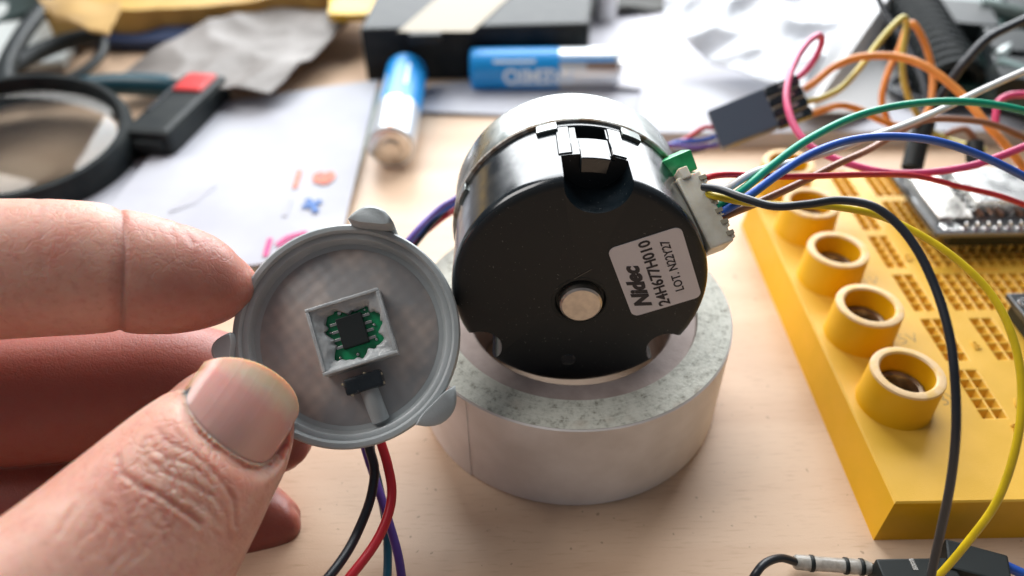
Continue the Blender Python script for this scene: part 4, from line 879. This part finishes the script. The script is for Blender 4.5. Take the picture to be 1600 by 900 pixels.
# ------------------------------------------------------------------ background clutter
def nz2(x, y, s=1.0, seed=0): 
    from mathutils import noise
    return noise.noise(Vector((x*s+seed*7.3, y*s, seed*3.1)))
def bil(c, u, v):
    a, b, d_, e = c[0], c[1], c[3], c[2]
    return a.lerp(b, u).lerp(d_.lerp(e, u), v)
def patch(name, cs, m, label, cat, amp=.0, ns=.5, thick=.03, n=40, seed=0, parent=None, ridge=False, group=None):
    def fn(u, v):
        p = bil(cs, u, v); h = nz2(p.x, p.y, ns, seed)
        if ridge: h = (1-abs(h)*2.2)*.6+.5*(1-abs(nz2(p.x, p.y, ns*2.3, seed+3))*2)
        p = p.copy(); p.z += max(-.0, amp*(h+ .5)) if not ridge else amp*max(0, h+.4); p.x += .12*nz2(p.y, u*3, 1.3, seed+9)*amp*2; p.y += .15*nz2(p.x, v*3, 1.1, seed+5)*amp*2
        return p
    o = sheet(name, fn, n, n, m, parent, thick); 
    if label: tag(o, label, cat, group)
    return o
m_paper = mat('white_paper', (.53, .54, .58), .7, spec=.1, c2=(.47, .475, .525), nscale=.5); m_paper2 = mat('paper_edge', (.62, .62, .68), .6)
# leaflet at left
cs = [Z(60, 470, .25), Z(528, 395, .25), Z(592, 128, .25), Z(300, 165, .25)]
leaf = patch('leaflet', cs, m_paper, 'white printed leaflet on the desk left of the batteries, coloured icons near its edge', 'leaflet', .10, .22, .05, 40, 2)
patch('leaflet_page', [Z(60, 475, .14), Z(520, 405, .14), Z(598, 140, .14), Z(300, 170, .14)], mat('leaflet_green_edge', (.6, .64, .5), .6), None, None, .04, .2, .04, 10, 2, leaf)
m_or, m_bl2, m_mg, m_gy = [mat('ink_'+n, c, .6) for n, c in (('orange', (.75, .20, .12)), ('blue', (.05, .15, .42)), ('magenta', (.62, .05, .22)), ('grey', (.45, .45, .5)))]
def print_tube(name, pts, r, m): 
    o = tube(name, [Z(x, y, .36) for x, y in pts], r, m, leaf, 4, 6)
    for v in o.data.vertices: v.co.z = .34+(v.co.z-.36)*.08
print_tube('printed_icon', [(490, 283), (505, 275), (515, 268), (520, 274), (508, 284), (496, 280), (492, 272), (506, 268)], .07, m_or)
print_tube('printed_icon', [(500, 281), (508, 277), (514, 279)], .08, m_or)
print_tube('printed_icon', [(472, 322), (488, 318), (502, 312)], .10, m_bl2); print_tube('printed_icon', [(480, 310), (487, 318), (494, 330)], .10, m_bl2)
print_tube('printed_icon', [(432, 382), (448, 370), (468, 364), (480, 362)], .08, m_mg)
print_tube('printed_icon', [(436, 392), (452, 378), (474, 374)], .06, m_mg)
for (x, y), mm in (((464, 278), m_or), ((448, 322), m_gy), ((418, 385), m_mg)): print_tube('printed_word', [(x-4, y+14), (x, y), (x+4, y-14)], .07, mm)
for k_ in range(5): print_tube('printed_line', [(265+k_*9, 330-k_*3), (300+k_*9, 300-k_*3)], .05, m_gy)
# second white sheet lower left under the hand/magnifier
patch('paper_sheet', [Z(-260, 480, .12), Z(210, 440, .12), Z(430, 240, .12), Z(40, 260, .12)], m_paper, 'white sheet under the magnifying glass, mostly behind the hand', 'paper', .05, .3, .04, 20, 4)
# magnifying glass
mc = Z(28, 222, 1.0); mgR = frame((.10, -.12, 1), (0, 1, 0)); mgf = empty('magnifying_glass', mc, 'round magnifying glass with a thick black rim at the left edge', 'magnifying glass')
mr_ = 3.15
lathe('rim', [(mr_-.30, -.55), (mr_-.32, .20), (mr_-.18, .42), (mr_+.0, .42), (mr_+.12, .2), (mr_+.14, -.7), (mr_+.05, -.95), (mr_-.28, -.95), (mr_-.30, -.55)], m_dull, mgf, mc, mgR, 80)
m_glass = mat('lens_glass', (.95, .97, .97), .02, trans=1.0, spec=.9)
lathe('lens', [(0, .32), (mr_*.2, .31), (mr_*.4, .27), (mr_*.6, .20), (mr_*.78, .10), (mr_-.31, .0), (mr_-.31, -.05), (mr_*.6, -.07), (0, -.08)], m_glass, mgf, mc, mgR, 64)
tube('handle', [mc+mgR@Vector((-mr_-.05, -.3, -.2)), mc+mgR@Vector((-mr_-2.5, -.9, -.3)), mc+mgR@Vector((-mr_-7, -2, -.3))], .55, m_dull, mgf, 6, 20)
o = tube('cable', [Z(-90, 190, .5), Z(0, 163, .6), Z(90, 143, .7), Z(170, 132, .75), Z(250, 134, .7), Z(300, 142, .5)], (.30, .42), mat('teal_rubber', (.01, .07, .10), .35), None, 8, 16); tag(o, 'dark teal strap running from behind the magnifying glass to the black tool', 'strap')
# black tool with red patch
ta, tb = Z(322, 140, .6), Z(238, 222, .6); v = (tb-ta); R_ = frame((0, 0, 1), v.normalized()); tm = empty('utility_tool', ta.lerp(tb, .5), 'black plastic tool with a red patch lying on the leaflet by the magnifying glass', 'tool')
box('tool_body', ta.lerp(tb, .5), (1.55, v.length*1.15, 1.0), m_dull, tm, .22, R_); box('red_patch', ta.lerp(tb, .16)+Vector((.05, 0, .52)), (1.0, 1.25, .16), mat('red_plastic', (.60, .03, .03), .35), tm, .06, R_)
box('tool_slot', ta.lerp(tb, .96)+Vector((0, -.45, .1)), (1.0, .3, .25), m_dull, tm, .04, R_); box('edge_strip', ta.lerp(tb, .45)+Vector((-.55, 0, .53)), (.12, 1.9, .06), wr_grey, tm, .02, R_)
# spectacles
sp_ = empty('spectacles', Z(60, 110, .8), 'black rimmed spectacles folded at the upper left corner', 'spectacles')
tube('rim', [Z(x, y, 1.0) for x, y in ((15, 120), (30, 100), (90, 72), (140, 50), (160, 62), (158, 85), (120, 118), (60, 138), (20, 140), (12, 125))], .17, m_dull, sp_, 8, 10)
tube('brow_bar', [Z(x, y, 1.2) for x, y in ((8, 112), (50, 86), (100, 66), (160, 52))], .30, m_dull, sp_, 8, 10)
tube('temple_arm', [Z(x, y, 1.5) for x, y in ((8, 135), (12, 100), (35, 55), (65, 15), (85, -20))], .30, m_dull, sp_, 8, 10)
tube('rim', [Z(x, y, 1.0) for x, y in ((-60, 170), (-10, 150), (15, 150), (5, 175), (-50, 195), (-80, 190), (-60, 170))], .17, m_dull, sp_, 8, 10)
patch('grey_box', [Z(-140, 110, .4), Z(100, 100, .4), Z(140, 20, .4), Z(-80, 0, .4)], mat('pale_card', (.5, .53, .52), .6), 'pale grey card lying under the spectacles', 'card', .1, .3, .3, 12, 6)
patch('dark_bag', [Z(-160, 70, .3), Z(70, 30, .3), Z(80, -60, .3), Z(-160, -60, .3)], mat('dark_green_cloth', (.012, .03, .028), .7), 'dark green bag filling the top left corner behind the spectacles', 'bag', .6, .35, .3, 24, 61)
# yellow padded envelope and blue packet
patch('envelope', [Z(70, 22, 1.5), Z(520, 2, 1.5), Z(640, -120, 1.6), Z(40, -120, 1.6)], mat('manila', (.56, .35, .09), .5, c2=(.50, .30, .07), nscale=.4), 'manila padded envelope along the top left edge', 'envelope', .5, .22, 1.0, 40, 8)
patch('envelope_flap', [Z(90, 32, 2.0), Z(172, 58, 2.2), Z(190, 5, 2.4), Z(60, 0, 2.4)], mat('manila_flap', (.52, .33, .12), .5), None, None, .25, .6, .12, 20, 12, [o for o in col.objects if o.name == 'envelope'][0])
patch('packet', [Z(130, 64, .5), Z(330, 66, .5), Z(420, 10, .9), Z(140, 10, .9)], mat('navy_foil', (.008, .028, .09), .5), 'dark blue packet tucked under the manila envelope', 'packet', .3, .4, .3, 24, 9)
patch('yellow_packet', [Z(515, 30, 1.5), Z(594, 24, 1.5), Z(630, -30, 1.6), Z(520, -30, 1.6)], mat('yellow_foil', (.74, .46, .01), .5), 'bright yellow packet peeking out at the top beside the manila envelope', 'packet', .2, .5, .3, 16, 10)
# translucent grey plastic bag
m_bag = mat('grey_film', (.20, .18, .165), .5, spec=.3, c2=(.29, .265, .25), nscale=.6, bump=.15, bscale=2, bdist=.2, trans=.15)
patch('plastic_bag', [Z(175, 135, .5), Z(425, 158, .6), Z(600, -5, .9), Z(330, 45, 1.0)], m_bag, 'crumpled grey translucent plastic bag above the leaflet', 'plastic bag', .35, .20, .05, 60, 11, ridge=True)
# black box with pale label
bx = empty('black_case', Z(720, 90, 0), 'black plastic case with a pale label on top behind the batteries', 'case')
a, b = Z(572, 128, 0), Z(800, 122, 0); hh = 2.0
p0, p1 = Z(574, 128, 0), Z(880, 118, 0)
pts2 = [(p0.x, p0.y), (p0.x+8.2, p0.y+.2), (p0.x+9.4, p0.y+10), (p0.x+.4, p0.y+10)]
poly_prism('case_body', pts2, 0, hh, m_dull, bx, .12)
q0 = [Z(622, 50, hh+.01), Z(738, 50, hh+.01), Z(800, -8, hh+.01), Z(690, -8, hh+.01)]
build('case_label', q0+[v+Vector((0, 0, .02)) for v in q0], [(0,1,2,3),(7,6,5,4),(0,1,5,4),(1,2,6,5),(2,3,7,6),(3,0,4,7)], mat('tan_label', (.44, .40, .33), .7, spec=.1), bx)
box('case_latch', Z(665, 62, 1.85)+Vector((0, -.1, .1)), (1.1, .3, .35), m_dull, bx, .05)
# papers at right rear
def stack(name, cs, z0, z1, m, label, cat, n=10):
    vs = [Vector((c.x, c.y, z0)) for c in cs]+[Vector((c.x, c.y, z1)) for c in cs]
    return tag(build(name, vs, [(3,2,1,0),(4,5,6,7),(0,1,5,4),(1,2,6,5),(2,3,7,6),(3,0,4,7)], m, None, False, .03, 1), label, cat)
patch('paper_sheet', [Z(640, 175, .10), Z(1120, 190, .10), Z(1250, 90, .10), Z(672, 132, .10)], m_paper, 'white sheet of paper right behind the top of the motor', 'paper', .06, .3, .03, 24, 21)
stack('paper_pad', [Z(990, 232, 0), Z(1720, 228, 0), Z(1850, 120, 0), Z(1000, 150, 0)], 0, .55, m_paper, 'thick white paper pad behind the far edge of the yellow board', 'paper pad')
patch('paper_sheet', [Z(860, 130, .25), Z(1190, 150, .25), Z(1150, 20, .25), Z(880, 20, .25)], mat('grey_paper', (.56, .55, .60), .6), 'greyish paper sheet beside the lying battery', 'paper', .12, .3, .04, 24, 22)
for pts_ in ([(1048, 172), (1062, 166), (1070, 172)], [(1078, 168), (1090, 160)], [(1362, 152), (1378, 148)]):
    pass
# crumpled clear bag + white carton
m_film = mat('clear_film', (.66, .69, .74), .2, trans=.2, c2=(.42, .45, .50), nscale=.35, bump=.25, bscale=.8, bdist=.3)
patch('clear_plastic_bag', [Z(1040, 92, .7), Z(1250, 185, .8), Z(1345, -15, 2.6), Z(1030, -15, 2.0)], m_film, 'crumpled clear plastic bag catching the window light at the top right', 'plastic bag', .7, .2, .05, 70, 31, ridge=True)
cA, cB, cC, cD = Z(1262, 176, 1.4), Z(1405, -30, 2.8), Z(1500, -30, .3), Z(1420, 178, .3); cE, cF2 = Z(1190, 150, .05), Z(1240, -30, .05)
vs = [cA, cB, cC, cD, cE, cF2]; vs = vs+[Vector((v.x, v.y, 0)) for v in (cC, cD, cE, cF2)]
build_ = build('carton', vs, [(0,3,2,1), (0,1,5,4), (3,7,6,2), (4,5,9,8), (0,4,8,7,3), (1,2,6,9,5), (6,7,8,9)], mat('white_card', (.70, .70, .70), .5), None, False, .05, 2)
tag(build_, 'sloping white carton standing behind the clear bag', 'carton')
# dark green circuit board and coiled cable, top right
gb = empty('green_equipment_board', Z(1540, 60, 0), 'dark green electronic board in the top right corner', 'circuit board')
patch('board_panel', [Z(1440, 118, 1.2), Z(1700, 190, 1.2), Z(1760, -40, 1.8), Z(1380, -40, 1.8)], mat('deep_green', (.012, .045, .04), .3, c2=(.03, .10, .085), nscale=.5, ncut=(.45, .6)), None, None, .15, .5, .5, 20, 41, gb)
for (x0, y0, x1, y1, r_, mm) in ((1455, 8, 1512, 82, .14, (.10, .30, .25)), (1555, 100, 1640, 130, .25, (.2, .28, .27)), (1530, 10, 1620, 28, .3, (.14, .18, .17)), (1560, 90, 1590, 60, .2, (.3, .36, .35))):
    tube('board_bar', [Z(x0, y0, 2.2), Z(x1, y1, 2.0)], r_, mat('bar', mm, .35), gb, 4, 8)
for (x, y, s) in ((1580, 75, 1.6), (1500, 30, 2.0), (1600, 15, 1.3), (1590, 120, 1.4)):
    c_ = Z(x, y, 2.0); box('chip', c_, (s, s*1.2, .6), m_dull, gb, .05, Matrix.Rotation(-.3, 3, 'Z'))
pts = [];  a, b = Z(1375, -60, 2.6), Z(1490, 140, 1.1); v = b-a; ax = v.normalized(); n1 = ax.cross(Vector((0, 0, 1))).normalized(); n2 = n1.cross(ax); turns = 22
for i in range(turns*8+1):
    f = i/(turns*8); an = math.tau*i/8; pts.append(a+v*f+(n1*math.cos(an)+n2*math.sin(an))*.85)
o = tube('coiled_cable', pts, .20, m_dull, None, 2, 8); tag(o, 'coiled black cable slanting down at the top right', 'cable')
c_ = Z(1470, 150, .75)
for k_, (rr_, dx, dy) in enumerate(((1.5, .6, 0), (2.1, 1.2, .3))):
    o = tube('cable', [c_+Vector((dx+rr_*math.cos(t_)*1.3, dy+rr_*math.sin(t_)*.6, .1*k_)) for t_ in np.linspace(.3, 5.0, 9)], .13, wr_blk, None, 6, 8)
    tag(o, ('small', 'wider')[k_]+' loop of black cable on the white pad below the coiled cable', 'cable')
cc = Z(944, 40, 0); o = lathe('white_cap', [(0, 1.55), (.35, 1.5), (.45, 1.3), (.5, .0), (0, 0)], mat('white_gloss', (.8, .8, .82), .3), None, cc+Vector((0, 0, .25)), None, 24); tag(o, 'small white cap standing on the greyish paper behind the batteries', 'cap')
# dark clutter at the back right of the case
o = patch('black_cloth', [Z(840, 40, .3), Z(1040, 20, .3), Z(1080, -60, .3), Z(840, -60, .3)], mat('dark_fabric', (.05, .05, .045), .8), 'dark cloth at the top edge behind the white cap', 'cloth', .5, .4, .2, 24, 51)
